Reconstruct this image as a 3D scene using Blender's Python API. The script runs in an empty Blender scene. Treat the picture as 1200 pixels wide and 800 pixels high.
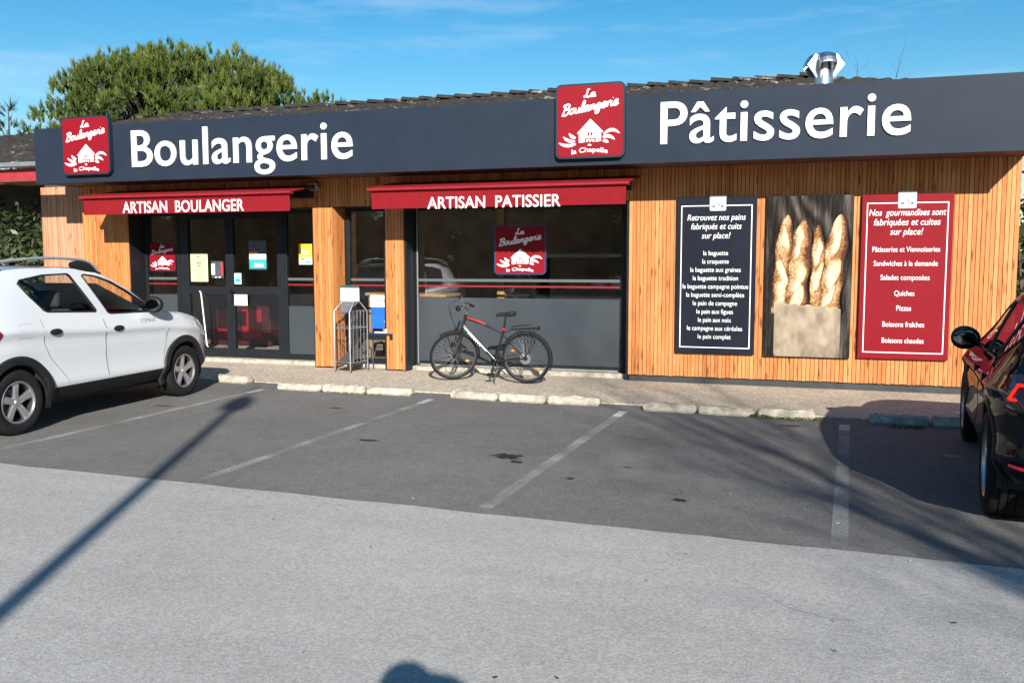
import bpy, bmesh, math, random
import numpy as np
from mathutils import Vector, Matrix
R = math.radians
rnd = random.Random(7)
nr = np.random.default_rng(11)

# ------------------------------------------------------------------ camera, sky, sun, exposure
scene = bpy.context.scene
COL = scene.collection
CAM_H = 1.68
FPX, YAW, PITCH, ROLL = 1050.0, R(17.8), R(5.2), R(0.08)
cam_d = bpy.data.cameras.new('camera'); cam = bpy.data.objects.new('camera', cam_d); COL.objects.link(cam)
cam_d.sensor_width = 36; cam_d.lens = FPX / 1200 * 36; cam_d.clip_start = 0.05; cam_d.clip_end = 2000
_f = Vector((-math.sin(YAW) * math.cos(PITCH), math.cos(YAW) * math.cos(PITCH), -math.sin(PITCH)))
_r = Vector((math.cos(YAW), math.sin(YAW), 0)); _d = _f.cross(_r)
_R = _r * math.cos(ROLL) + _d * math.sin(ROLL); _D = -_r * math.sin(ROLL) + _d * math.cos(ROLL)
cam.matrix_world = Matrix(((_R.x, -_D.x, -_f.x, 0), (_R.y, -_D.y, -_f.y, 0), (_R.z, -_D.z, -_f.z, CAM_H), (0, 0, 0, 1)))
scene.camera = cam

def at(px, py, Y):
    v = _R * ((px - 600) / FPX) + _D * ((py - 400) / FPX) + _f
    t = Y / v.y
    return v.x * t, CAM_H + v.z * t

SUN_DIR = Vector((-0.46, 1.0, -0.51)).normalized()
sun_d = bpy.data.lights.new('sun', 'SUN'); sun = bpy.data.objects.new('sun', sun_d); COL.objects.link(sun)
sun.rotation_euler = SUN_DIR.to_track_quat('-Z', 'Y').to_euler()
sun_d.energy = 5.0; sun_d.angle = R(0.53); sun_d.color = (1.0, 0.935, 0.84)
w = bpy.data.worlds.new('World'); scene.world = w; w.use_nodes = True
nt = w.node_tree; bg = nt.nodes['Background']
sky = nt.nodes.new('ShaderNodeTexSky'); sky.sky_type = 'NISHITA'; sky.sun_disc = False
sky.sun_elevation = R(25); sky.sun_rotation = math.atan2(0.46, -1.0)
sky.air_density = 1.0; sky.dust_density = 0.3; sky.ozone_density = 2.0
hsv = nt.nodes.new('ShaderNodeHueSaturation'); hsv.inputs['Saturation'].default_value = 1.46; hsv.inputs['Value'].default_value = 1.0
hsv.inputs['Hue'].default_value = 0.49
tcw = nt.nodes.new('ShaderNodeTexCoord'); mpw = nt.nodes.new('ShaderNodeMapping'); mpw.inputs['Scale'].default_value = (2.2, 2.2, 14)
mpw.inputs['Rotation'].default_value = (0.15, 0.1, 0)
nzw = nt.nodes.new('ShaderNodeTexNoise'); nzw.inputs['Scale'].default_value = 1.6; nzw.inputs['Detail'].default_value = 7; nzw.inputs['Roughness'].default_value = .62
rpw = nt.nodes.new('ShaderNodeValToRGB'); rpw.color_ramp.elements[0].position = .5; rpw.color_ramp.elements[1].position = .8
rpw.color_ramp.elements[1].color = (.30, .30, .30, 1)
mxw = nt.nodes.new('ShaderNodeMixRGB'); mxw.inputs['Color2'].default_value = (7.5, 8.2, 9.0, 1)
nt.links.new(sky.outputs[0], hsv.inputs['Color'])
nt.links.new(tcw.outputs['Generated'], mpw.inputs[0]); nt.links.new(mpw.outputs[0], nzw.inputs['Vector'])
nt.links.new(nzw.outputs[0], rpw.inputs[0]); nt.links.new(rpw.outputs[0], mxw.inputs['Fac'])
nt.links.new(hsv.outputs[0], mxw.inputs['Color1']); nt.links.new(mxw.outputs[0], bg.inputs['Color'])
bg.inputs['Strength'].default_value = 0.068
vs = scene.view_settings
vs.view_transform = 'Standard'; vs.look = 'None'; vs.gamma = 1; vs.use_curve_mapping = False; vs.exposure = 0.93
scene.cycles.max_bounces = 8; scene.cycles.transparent_max_bounces = 16
scene.cycles.sample_clamp_indirect = 6

# ------------------------------------------------------------------ materials
def lin(r, g, b):
    return tuple(((c / 255) / 12.92 if c / 255 <= .04045 else ((c / 255 + .055) / 1.055) ** 2.4) for c in (r, g, b))

class NT:
    def __init__(s, m): s.t = m.node_tree; s.b = s.t.nodes['Principled BSDF']
    def n(s, typ, **kw):
        q = s.t.nodes.new(typ)
        for k, v in kw.items():
            if hasattr(q, k): setattr(q, k, v)
            else: q.inputs[k].default_value = v
        return q
    def l(s, a, b): s.t.links.new(a, b)

def mat(name, col, rough=.5, metal=0, var=None, bump=None, coat=0, spec=.5, emit=None, scale=None, rvar=0):
    """col linear rgb; var=(scale, amount[,detail]); bump=(scale, strength, distance)"""
    m = bpy.data.materials.new(name); m.use_nodes = True
    T = NT(m); b = T.b
    b.inputs['Base Color'].default_value = (*col, 1); b.inputs['Roughness'].default_value = rough
    b.inputs['Metallic'].default_value = metal; b.inputs['Specular IOR Level'].default_value = spec
    if coat: b.inputs['Coat Weight'].default_value = coat; b.inputs['Coat Roughness'].default_value = .03
    tc = None
    if var or bump:
        tc = T.n('ShaderNodeTexCoord'); mp = T.n('ShaderNodeMapping')
        if scale: mp.inputs['Scale'].default_value = scale
        T.l(tc.outputs['Object'], mp.inputs[0])
    if var:
        nz = T.n('ShaderNodeTexNoise', Scale=var[0], Detail=var[2] if len(var) > 2 else 5, Roughness=.6)
        T.l(mp.outputs[0], nz.inputs['Vector'])
        rp = T.n('ShaderNodeValToRGB'); e = rp.color_ramp.elements
        e[0].position = .3; e[1].position = .7
        a = var[1]
        e[0].color = (*[c * (1 - a) for c in col], 1); e[1].color = (*[min(1, c * (1 + a)) for c in col], 1)
        T.l(nz.outputs[0], rp.inputs[0]); T.l(rp.outputs[0], b.inputs['Base Color'])
        if rvar:
            mr = T.n('ShaderNodeMapRange'); mr.inputs['To Min'].default_value = rough - rvar; mr.inputs['To Max'].default_value = rough + rvar
            T.l(nz.outputs[0], mr.inputs[0]); T.l(mr.outputs[0], b.inputs['Roughness'])
    if bump:
        nb = T.n('ShaderNodeTexNoise', Scale=bump[0], Detail=4)
        T.l(mp.outputs[0], nb.inputs['Vector'])
        bp = T.n('ShaderNodeBump', Strength=bump[1], Distance=bump[2] if len(bump) > 2 else .01)
        T.l(nb.outputs[0], bp.inputs['Height']); T.l(bp.outputs[0], b.inputs['Normal'])
    if emit:
        b.inputs['Emission Color'].default_value = (*emit[:3], 1); b.inputs['Emission Strength'].default_value = emit[3]
    return m

def glass_mat(name, tint, ior=1.5, rough=0.0):
    m = bpy.data.materials.new(name); m.use_nodes = True
    t = m.node_tree; t.nodes.clear()
    o = t.nodes.new('ShaderNodeOutputMaterial'); mx = t.nodes.new('ShaderNodeMixShader')
    tr = t.nodes.new('ShaderNodeBsdfTransparent'); tr.inputs[0].default_value = (*tint, 1)
    gl = t.nodes.new('ShaderNodeBsdfGlossy'); gl.inputs['Roughness'].default_value = rough; gl.inputs[0].default_value = (.95, .97, 1, 1)
    lw = t.nodes.new('ShaderNodeLayerWeight'); lw.inputs[0].default_value = .5
    pw = t.nodes.new('ShaderNodeMath'); pw.operation = 'POWER'; pw.inputs[1].default_value = 5
    ma = t.nodes.new('ShaderNodeMath'); ma.operation = 'MULTIPLY_ADD'; f0 = ((ior - 1) / (ior + 1)) ** 2; ma.inputs[1].default_value = 1 - f0; ma.inputs[2].default_value = f0
    t.links.new(lw.outputs['Facing'], pw.inputs[0]); t.links.new(pw.outputs[0], ma.inputs[0])
    t.links.new(ma.outputs[0], mx.inputs[0]); t.links.new(tr.outputs[0], mx.inputs[1]); t.links.new(gl.outputs[0], mx.inputs[2])
    t.links.new(mx.outputs[0], o.inputs[0])
    return m

def wood_mat(name, light, mid, dark, pitch):
    m = bpy.data.materials.new(name); m.use_nodes = True
    T = NT(m); b = T.b; b.inputs['Roughness'].default_value = .62; b.inputs['Specular IOR Level'].default_value = .3
    tc = T.n('ShaderNodeTexCoord'); sp = T.n('ShaderNodeSeparateXYZ'); T.l(tc.outputs['Object'], sp.inputs[0])
    ad = T.n('ShaderNodeMath', operation='ADD'); T.l(sp.outputs[0], ad.inputs[0]); T.l(sp.outputs[1], ad.inputs[1])
    dv = T.n('ShaderNodeMath', operation='DIVIDE'); T.l(ad.outputs[0], dv.inputs[0]); dv.inputs[1].default_value = pitch
    fl = T.n('ShaderNodeMath', operation='FLOOR'); T.l(dv.outputs[0], fl.inputs[0])
    wn = T.n('ShaderNodeTexWhiteNoise', noise_dimensions='1D'); T.l(fl.outputs[0], wn.inputs['W'])
    # grain: long fibres, shifted per board
    ml = T.n('ShaderNodeMath', operation='MULTIPLY_ADD'); T.l(wn.outputs[0], ml.inputs[0]); ml.inputs[1].default_value = 37.0; T.l(sp.outputs[2], ml.inputs[2])
    cb = T.n('ShaderNodeCombineXYZ'); T.l(ad.outputs[0], cb.inputs[0]); T.l(ml.outputs[0], cb.inputs[2])
    mp = T.n('ShaderNodeMapping'); mp.inputs['Scale'].default_value = (34, 34, 2.2); T.l(cb.outputs[0], mp.inputs[0])
    g = T.n('ShaderNodeTexNoise', Scale=1.0, Detail=6, Roughness=.65, Distortion=1.2); T.l(mp.outputs[0], g.inputs['Vector'])
    mk = T.n('ShaderNodeMapping'); mk.inputs['Scale'].default_value = (15, 15, 2.6); T.l(cb.outputs[0], mk.inputs[0])
    vo = T.n('ShaderNodeTexVoronoi', Scale=1.0); T.l(mk.outputs[0], vo.inputs['Vector'])
    kr = T.n('ShaderNodeMapRange'); kr.inputs['From Min'].default_value = .05; kr.inputs['From Max'].default_value = .26
    kr.inputs['To Min'].default_value = .58; kr.inputs['To Max'].default_value = 0; T.l(vo.outputs['Distance'], kr.inputs[0])
    s1 = T.n('ShaderNodeMath', operation='MULTIPLY_ADD'); T.l(wn.outputs[0], s1.inputs[0]); s1.inputs[1].default_value = .34; T.l(g.outputs[0], s1.inputs[2])
    s2 = T.n('ShaderNodeMath', operation='SUBTRACT'); T.l(s1.outputs[0], s2.inputs[0]); T.l(kr.outputs[0], s2.inputs[1])
    rp = T.n('ShaderNodeValToRGB'); e = rp.color_ramp.elements
    e[0].position = .12; e[0].color = (*dark, 1); e[1].position = .95; e[1].color = (*light, 1)
    k = e.new(.55); k.color = (*mid, 1)
    T.l(s2.outputs[0], rp.inputs[0]); T.l(rp.outputs[0], b.inputs['Base Color'])
    bp = T.n('ShaderNodeBump', Strength=.25, Distance=.004); T.l(g.outputs[0], bp.inputs['Height']); T.l(bp.outputs[0], b.inputs['Normal'])
    return m

def ground_mat(name, base, patch, speck, fine=260., rough=.9, tint=None, tracks=0., bumpd=.004):
    """asphalt or concrete: large patches, fine aggregate, bump"""
    m = bpy.data.materials.new(name); m.use_nodes = True
    T = NT(m); b = T.b; b.inputs['Roughness'].default_value = rough; b.inputs['Specular IOR Level'].default_value = .25
    tc = T.n('ShaderNodeTexCoord')
    n1 = T.n('ShaderNodeTexNoise', Scale=.55, Detail=6, Roughness=.6); T.l(tc.outputs['Object'], n1.inputs['Vector'])
    n3 = T.n('ShaderNodeTexNoise', Scale=7, Detail=5, Roughness=.65); T.l(tc.outputs['Object'], n3.inputs['Vector'])
    n2 = T.n('ShaderNodeTexNoise', Scale=fine, Detail=2, Roughness=.7); T.l(tc.outputs['Object'], n2.inputs['Vector'])
    vo = T.n('ShaderNodeTexVoronoi', Scale=fine * .55); T.l(tc.outputs['Object'], vo.inputs['Vector'])
    def mrg(src, lo, hi, f0=.3, f1=.7):
        q = T.n('ShaderNodeMapRange'); T.l(src, q.inputs[0])
        q.inputs['From Min'].default_value = f0; q.inputs['From Max'].default_value = f1
        q.inputs['To Min'].default_value = lo; q.inputs['To Max'].default_value = hi
        return q.outputs[0]
    def mul(a, c):
        q = T.n('ShaderNodeMath', operation='MULTIPLY'); T.l(a, q.inputs[0]); T.l(c, q.inputs[1]); return q.outputs[0]
    f = mul(mrg(n1.outputs[0], 1 - patch, 1 + patch), mrg(n3.outputs[0], 1 - patch * .6, 1 + patch * .6))
    f = mul(f, mrg(n2.outputs[0], 1 - speck, 1 + speck))
    sc = T.n('ShaderNodeSeparateColor'); T.l(vo.outputs['Color'], sc.inputs[0])
    f = mul(f, mrg(sc.outputs[0], 1 - speck * .8, 1 + speck * .8, 0, 1))
    if tracks:
        mpt = T.n('ShaderNodeMapping'); mpt.inputs['Scale'].default_value = (.35, 2.4, 1); mpt.inputs['Rotation'].default_value = (0, 0, .05); T.l(tc.outputs['Object'], mpt.inputs[0])
        n4 = T.n('ShaderNodeTexNoise', Scale=1.2, Detail=5); T.l(mpt.outputs[0], n4.inputs['Vector'])
        f = mul(f, mrg(n4.outputs[0], 1 - tracks, 1 + tracks))
    vm = T.n('ShaderNodeVectorMath', operation='SCALE'); vm.inputs[0].default_value = base; T.l(f, vm.inputs['Scale'])
    out = vm.outputs[0]
    if tint:
        mx = T.n('ShaderNodeMixRGB'); mx.inputs[2].default_value = (*tint, 1); T.l(mrg(sc.outputs[1], 0, .55, .55, .9), mx.inputs[0]); T.l(out, mx.inputs[1]); out = mx.outputs[0]
    T.l(out, b.inputs['Base Color'])
    bp = T.n('ShaderNodeBump', Strength=.6, Distance=bumpd); T.l(n2.outputs[0], bp.inputs['Height']); T.l(bp.outputs[0], b.inputs['Normal'])
    return m

def leaf_mat(name, a, c, rough=.6, trans=.25):
    m = bpy.data.materials.new(name); m.use_nodes = True
    T = NT(m); b = T.b; b.inputs['Roughness'].default_value = rough; b.inputs['Specular IOR Level'].default_value = .3
    at_ = T.n('ShaderNodeAttribute', attribute_name='tone')
    mx = T.n('ShaderNodeMixRGB'); mx.inputs[1].default_value = (*a, 1); mx.inputs[2].default_value = (*c, 1)
    T.l(at_.outputs['Fac'], mx.inputs[0]); T.l(mx.outputs[0], b.inputs['Base Color'])
    tr = T.n('ShaderNodeBsdfTranslucent'); T.l(mx.outputs[0], tr.inputs[0])
    ms = T.n('ShaderNodeMixShader'); ms.inputs[0].default_value = trans
    out = T.t.nodes['Material Output']; T.l(b.outputs[0], ms.inputs[1]); T.l(tr.outputs[0], ms.inputs[2]); T.l(ms.outputs[0], out.inputs[0])
    return m

def vcol_mat(name, attr, rough=.55):
    m = bpy.data.materials.new(name); m.use_nodes = True
    T = NT(m); a = T.n('ShaderNodeAttribute', attribute_name=attr); T.l(a.outputs['Color'], T.b.inputs['Base Color'])
    T.b.inputs['Roughness'].default_value = .85; T.b.inputs['Specular IOR Level'].default_value = .08
    return m

M = {}
M['slate'] = mat('slate_metal', (.0165, .0245, .0405), .5, var=(2.5, .10), bump=(3, .05, .01), spec=.13, rvar=.06)
M['slate_dark'] = mat('slate_edge', (.012, .018, .03), .4)
M['white'] = mat('white_letter', (.74, .74, .74), .45, var=(9, .03))
M['logo_red'] = mat('logo_red', (.20, .004, .011), .55, spec=.18, var=(4, .06))
M['poster_red'] = mat('poster_red', (.185, .0035, .010), .6, spec=.15, var=(3, .05), bump=(2.5, .05, .01))
M['poster_slate'] = mat('poster_slate', (.007, .010, .020), .6, spec=.15, var=(3, .08), bump=(2.5, .05, .01))
M['awning'] = mat('awning_red', (.185, .007, .012), .85, spec=.15, var=(14, .12), bump=(220, .2, .002))
M['awning_lip'] = mat('awning_lip_red', (.21, .009, .014), .65, spec=.25, var=(8, .08))
M['frame'] = mat('dark_frame', (.010, .012, .015), .5, spec=.25, var=(6, .15))
M['alu'] = mat('aluminium_edge', (.55, .56, .58), .35, metal=.8)
M['soffit'] = mat('soffit_brown', (.13, .045, .025), .7, var=(8, .25), scale=(1, 1, 1))
M['plinth'] = mat('plinth', (.03, .032, .036), .7, var=(6, .3))
M['film'] = mat('window_film', (.042, .051, .060), .32, var=(1.2, .08), spec=.45)
M['stripe_grey'] = mat('stripe_grey', (.085, .095, .10), .5)
M['stripe_red'] = mat('stripe_red', (.20, .006, .014), .5)
M['glass'] = glass_mat('shop_glass', (.88, .91, .91), 1.5)
M['glass_car'] = glass_mat('car_glass', (.88, .91, .91), 1.38)
M['glass_car_dark'] = glass_mat('tinted_car_glass', (.10, .11, .12), 1.3)
M['wood'] = wood_mat('larch_cladding', (.55, .262, .098), (.435, .152, .043), (.125, .036, .009), .05)
M['wood_pale'] = wood_mat('pale_cladding', (.50, .30, .19), (.41, .21, .115), (.20, .085, .042), .05)
M['wood_back'] = mat('batten_backing', (.035, .016, .008), .9)
M['asphalt'] = ground_mat('dark_asphalt', (.142, .139, .134), .17, .34, 190., bumpd=.006)
M['road'] = ground_mat('pale_road', (.335, .328, .318), .08, .20, 150., tracks=.05, bumpd=.006)
M['paving'] = ground_mat('aggregate_paving', (.44, .385, .31), .14, .30, 90., tint=(.20, .16, .12), bumpd=.004)
M['earth'] = ground_mat('ground', (.16, .15, .12), .2, .2, 40.)
M['kerb'] = mat('kerb_concrete', (.36, .325, .265), .9, var=(11, .42, 9), bump=(60, .6, .006))
M['line'] = None
M['tile'] = None
M['chrome'] = mat('galvanised', (.66, .67, .69), .30, metal=1, bump=(5, .08, .02), var=(8, .08))
M['black'] = mat('black_plastic', (.009, .009, .010), .5, spec=.35, var=(20, .2))
M['rubber'] = mat('rubber', (.011, .011, .012), .85, spec=.2, var=(30, .3), bump=(90, .3, .003))
M['zinc'] = mat('zinc_gutter', (.34, .37, .40), .5, metal=.4, var=(5, .2))
M['red_board'] = mat('red_fascia_board', (.30, .02, .03), .6, var=(4, .2))
M['dark_wall'] = mat('dark_render', (.05, .045, .04), .9, var=(3, .3))
M['bark'] = mat('bark', (.075, .055, .04), .95, var=(12, .4), bump=(25, .8, .02), scale=(1, 1, .25))
M['pine'] = leaf_mat('pine_needles', (.024, .048, .012), (.150, .190, .036), .5, .2)
M['conifer'] = leaf_mat('conifer_needles', (.02, .036, .02), (.07, .105, .05))
M['leaf'] = leaf_mat('shrub_leaves', (.016, .03, .012), (.085, .105, .035), .42)
M['hedge'] = leaf_mat('hedge_leaves', (.010, .020, .009), (.045, .066, .024), .5)
M['moss'] = leaf_mat('moss', (.05, .08, .015), (.12, .15, .03))

# ------------------------------------------------------------------ mesh helpers
class MB:
    def __init__(s): s.v = []; s.f = []; s.mi = []
    def add(s, vs_, fs, mi=0):
        o = len(s.v); s.v += [tuple(q) for q in vs_]; s.f += [tuple(o + i for i in q) for q in fs]; s.mi += [mi] * len(fs); return s
    def box(s, x0, x1, y0, y1, z0, z1, mi=0, ch=0):
        if ch <= 0:
            return s.add([(x0, y0, z0), (x1, y0, z0), (x1, y1, z0), (x0, y1, z0), (x0, y0, z1), (x1, y0, z1), (x1, y1, z1), (x0, y1, z1)],
                         [(0, 3, 2, 1), (4, 5, 6, 7), (0, 1, 5, 4), (1, 2, 6, 5), (2, 3, 7, 6), (3, 0, 4, 7)], mi)
        bm = bmesh.new(); bmesh.ops.create_cube(bm, size=1)
        for v in bm.verts: v.co = ((x0 + x1) / 2 + v.co.x * (x1 - x0), (y0 + y1) / 2 + v.co.y * (y1 - y0), (z0 + z1) / 2 + v.co.z * (z1 - z0))
        bmesh.ops.bevel(bm, geom=bm.edges[:], offset=ch, segments=2, affect='EDGES', profile=.5)
        return s.bm(bm, mi)
    def bm(s, bm, mi=0, mtx=None):
        bm.verts.index_update()
        vs_ = [(mtx @ v.co if mtx else v.co)[:] for v in bm.verts]
        s.add(vs_, [[v.index for v in f.verts] for f in bm.faces], mi); bm.free(); return s
    def tube(s, pts, rad, n=8, mi=0, cap=True, flat=1.0, up=None):
        pts = [Vector(p) for p in pts]; k = len(pts)
        rs = rad if isinstance(rad, (list, tuple)) else [rad] * k
        o = len(s.v); prev = None
        for i, p in enumerate(pts):
            t = (pts[min(i + 1, k - 1)] - pts[max(i - 1, 0)])
            if t.length < 1e-9: t = Vector((0, 0, 1))
            t.normalize()
            if prev is None:
                a = up if up is not None else (Vector((0, 0, 1)) if abs(t.z) < .9 else Vector((0, 1, 0)))
                u = t.cross(a).normalized()
            else:
                u = (prev - t * prev.dot(t)); u = u.normalized() if u.length > 1e-6 else t.orthogonal().normalized()
            prev = u; vv = t.cross(u)
            for j in range(n):
                a = 2 * math.pi * j / n
                s.v.append(tuple(p + u * (rs[i] * math.cos(a)) + vv * (rs[i] * flat * math.sin(a))))
        for i in range(k - 1):
            for j in range(n):
                a = o + i * n + j; b = o + i * n + (j + 1) % n
                s.f.append((a, b, b + n, a + n)); s.mi.append(mi)
        if cap:
            s.f.append(tuple(o + j for j in range(n))[::-1]); s.mi.append(mi)
            s.f.append(tuple(o + (k - 1) * n + j for j in range(n))); s.mi.append(mi)
        return s
    def lathe(s, prof, origin=(0, 0, 0), axis='z', n=32, mi=0, a0=0, a1=2 * math.pi):
        """prof: list of (r, h) along axis"""
        full = abs(a1 - a0 - 2 * math.pi) < 1e-6; m = n if full else n + 1
        o = len(s.v); ox, oy, oz = origin
        for r_, h in prof:
            for j in range(m):
                a = a0 + (a1 - a0) * j / n; c, d = r_ * math.cos(a), r_ * math.sin(a)
                s.v.append({'z': (ox + c, oy + d, oz + h), 'y': (ox + c, oy + h, oz + d), 'x': (ox + h, oy + c, oz + d)}[axis])
        for i in range(len(prof) - 1):
            for j in range(n):
                a = o + i * m + j; b = o + i * m + (j + 1) % m
                s.f.append((a, b, b + m, a + m)); s.mi.append(mi)
        return s
    def prism(s, poly, y0, y1, mi=0):
        """poly in (x,z), extruded in y"""
        k = len(poly)
        return s.add([(x, y0, z) for x, z in poly] + [(x, y1, z) for x, z in poly],
                     [tuple(range(k)), tuple(range(2 * k - 1, k - 1, -1))] + [(i, i + k, (i + 1) % k + k, (i + 1) % k) for i in range(k)], mi)
    def sphere(s, c, r_, mi=0, sc=(1, 1, 1), u=20, v=12):
        bm = bmesh.new(); bmesh.ops.create_uvsphere(bm, u_segments=u, v_segments=v, radius=1)
        for q in bm.verts: q.co = (c[0] + q.co.x * r_ * sc[0], c[1] + q.co.y * r_ * sc[1], c[2] + q.co.z * r_ * sc[2])
        return s.bm(bm, mi)
    def xf(s, mtx):
        s.v = [tuple(mtx @ Vector(p)) for p in s.v]; return s
    def build(s, name, mats, parent=None, smooth=None, world=True, fix=True):
        me = bpy.data.meshes.new(name); me.from_pydata(s.v, [], s.f)
        mats = mats if isinstance(mats, (list, tuple)) else [mats]
        for q in mats: me.materials.append(q)
        if len(mats) > 1: me.polygons.foreach_set('material_index', s.mi)
        if fix:
            bm = bmesh.new(); bm.from_mesh(me); bmesh.ops.recalc_face_normals(bm, faces=bm.faces[:]); bm.to_mesh(me); bm.free()
        return link(name, me, parent, smooth, world)

def link(name, me, parent=None, smooth=None, world=True):
    o = bpy.data.objects.new(name, me); COL.objects.link(o)
    if smooth is not None:
        me.polygons.foreach_set('use_smooth', [True] * len(me.polygons))
        if smooth < 180: me.set_sharp_from_angle(angle=R(smooth))
    if parent is not None:
        o.parent = parent
        if world and parent.type == 'EMPTY': o.matrix_parent_inverse = Matrix.Translation(-Vector(parent.location))
    return o

def tag(o, label=None, cat=None, group=None, kind=None):
    if label: o['label'] = label
    if cat: o['category'] = cat
    if group: o['group'] = group
    if kind: o['kind'] = kind
    return o
def thing(name, loc, label, cat, group=None, rz=0):
    e = bpy.data.objects.new(name, None); e.empty_display_size = .2; COL.objects.link(e)
    e.location = loc; e.rotation_euler = (0, 0, rz)
    return tag(e, label, cat, group)
def structure(o): o['kind'] = 'structure'; return o

def text_geo(body, offset=0., shear=0., space=1., lines=1.0, align='LEFT'):
    c = bpy.data.curves.new('text', 'FONT'); c.body = body; c.size = 1; c.offset = offset; c.shear = shear
    c.space_character = space; c.space_line = lines; c.align_x = align; c.resolution_u = 5; c.extrude = .5
    o = bpy.data.objects.new('text', c); COL.objects.link(o)
    bpy.context.view_layer.update()
    me = bpy.data.meshes.new_from_object(o.evaluated_get(bpy.context.evaluated_depsgraph_get()))
    v = np.array([q.co[:] for q in me.vertices]); f = [tuple(p.vertices) for p in me.polygons]
    bpy.data.objects.remove(o); bpy.data.curves.remove(c); bpy.data.meshes.remove(me)
    return v, f
_cap = text_geo('H')[0][:, 1].max()
def text_into(mb, body, x0, x1, zb, cap, Y, d=.004, offset=0., shear=0., space=1., mi=0, zslope=0, xc=None, sx=None):
    """baseline zb, cap height cap, left/right extent x0..x1 (or centre xc with horizontal scale sx), front at Y-d, back at Y-.0005"""
    v, f = text_geo(body, offset, shear, space)
    sz = cap / _cap
    if xc is None:
        k = (x1 - x0) / (v[:, 0].max() - v[:, 0].min()); X = x0 + (v[:, 0] - v[:, 0].min()) * k
    else:
        k = sz * (sx or 1); X = xc + (v[:, 0] - (v[:, 0].max() + v[:, 0].min()) / 2) * k
    Yv = Y - d * (v[:, 2] + .5)
    return mb.add(list(zip(X, Yv, zb + v[:, 1] * sz + zslope * (X - X.min()))), f, mi)

def catmull(pts, n=6):
    P = [Vector(p) for p in pts]; out = []
    for i in range(len(P) - 1):
        a, b, c, d = P[max(i - 1, 0)], P[i], P[i + 1], P[min(i + 2, len(P) - 1)]
        for k in range(n):
            t = k / n
            out.append(.5 * ((2 * b) + (c - a) * t + (2 * a - 5 * b + 4 * c - d) * t * t + (3 * b - a - 3 * c + d) * t ** 3))
    out.append(P[-1]); return out
def rrect(x0, x1, z0, z1, r_, n=6):
    out = []
    for cx, cz, a in ((x1 - r_, z1 - r_, 0), (x0 + r_, z1 - r_, 90), (x0 + r_, z0 + r_, 180), (x1 - r_, z0 + r_, 270)):
        for i in range(n + 1):
            t = R(a + 90 * i / n); out.append((cx + r_ * math.cos(t), cz + r_ * math.sin(t)))
    return out

def np_mesh(name, verts, faces_flat, nper, mats, parent=None, tone=None, smooth=None):
    """fast mesh: verts (N,3), faces_flat (F*nper)"""
    me = bpy.data.meshes.new(name); nf = len(faces_flat) // nper
    me.vertices.add(len(verts)); me.vertices.foreach_set('co', np.asarray(verts, np.float32).ravel())
    me.loops.add(len(faces_flat)); me.loops.foreach_set('vertex_index', np.asarray(faces_flat, np.int32))
    me.polygons.add(nf); me.polygons.foreach_set('loop_start', np.arange(0, nf * nper, nper, dtype=np.int32))
    me.polygons.foreach_set('loop_total', np.full(nf, nper, np.int32))
    me.update(calc_edges=True); me.validate()
    for q in (mats if isinstance(mats, (list, tuple)) else [mats]): me.materials.append(q)
    if tone is not None:
        a = me.attributes.new('tone', 'FLOAT', 'POINT'); a.data.foreach_set('value', np.asarray(tone, np.float32))
    return link(name, me, parent, smooth)

def leaf_cloud(blobs, n, size, seed=1, up=.3, shell=.55, asp=.45):
    """blobs: list of (cx,cy,cz,rx,ry,rz); n leaf rhombi spread in the outer shells -> verts, faces, tone"""
    g = np.random.default_rng(seed); B = np.array(blobs, float)
    wgt = (B[:, 3] * B[:, 4] * B[:, 5]) ** (2 / 3); idx = g.choice(len(B), n, p=wgt / wgt.sum())
    d = g.normal(size=(n, 3)); d /= np.linalg.norm(d, axis=1)[:, None]
    rr = (shell + (1 - shell) * g.random(n) ** .6) * (1 + .10 * g.normal(size=n))
    p = B[idx, :3] + d * rr[:, None] * B[idx, 3:]
    nrm = d + g.normal(size=(n, 3)) * .7 + np.array([0, 0, up]); nrm /= np.linalg.norm(nrm, axis=1)[:, None]
    t = np.cross(nrm, g.normal(size=(n, 3))); t /= np.linalg.norm(t, axis=1)[:, None]; b = np.cross(nrm, t)
    s_ = size * (.6 + .8 * g.random(n))[:, None]
    v = np.stack([p - t * s_, p - b * s_ * asp, p + t * s_, p + b * s_ * asp], 1).reshape(-1, 3)
    tone = np.repeat(np.clip(.45 + .3 * g.normal(size=n), 0, 1), 4)
    return v, np.arange(4 * n), tone

def tuft_cloud(pos, dirs, length, width, needles, spread, seed=1):
    """needle tufts: slim triangles fanning out of each position round its direction"""
    g = np.random.default_rng(seed); k = len(pos)
    P = np.repeat(pos, needles, 0); D = np.repeat(dirs, needles, 0)
    d = D + g.normal(size=(len(P), 3)) * spread; d /= np.linalg.norm(d, axis=1)[:, None]
    off = g.random(len(P))[:, None] * .65
    L = (length * np.repeat(.7 + .6 * g.random(k), needles) * (.6 + .5 * g.random(len(P))))[:, None]
    base = P + D * off * L * .9
    sd = np.cross(d, g.normal(size=(len(P), 3))); sd /= np.linalg.norm(sd, axis=1)[:, None]
    v = np.stack([base - sd * width, base + sd * width, base + d * L], 1).reshape(-1, 3)
    tn = np.repeat(g.random(k) * .55, needles) + .45 * off[:, 0] / .65 * .8 + .08 * g.normal(size=len(P))
    return v, np.arange(len(v)), np.repeat(np.clip(tn, 0, 1), 3)

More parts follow.
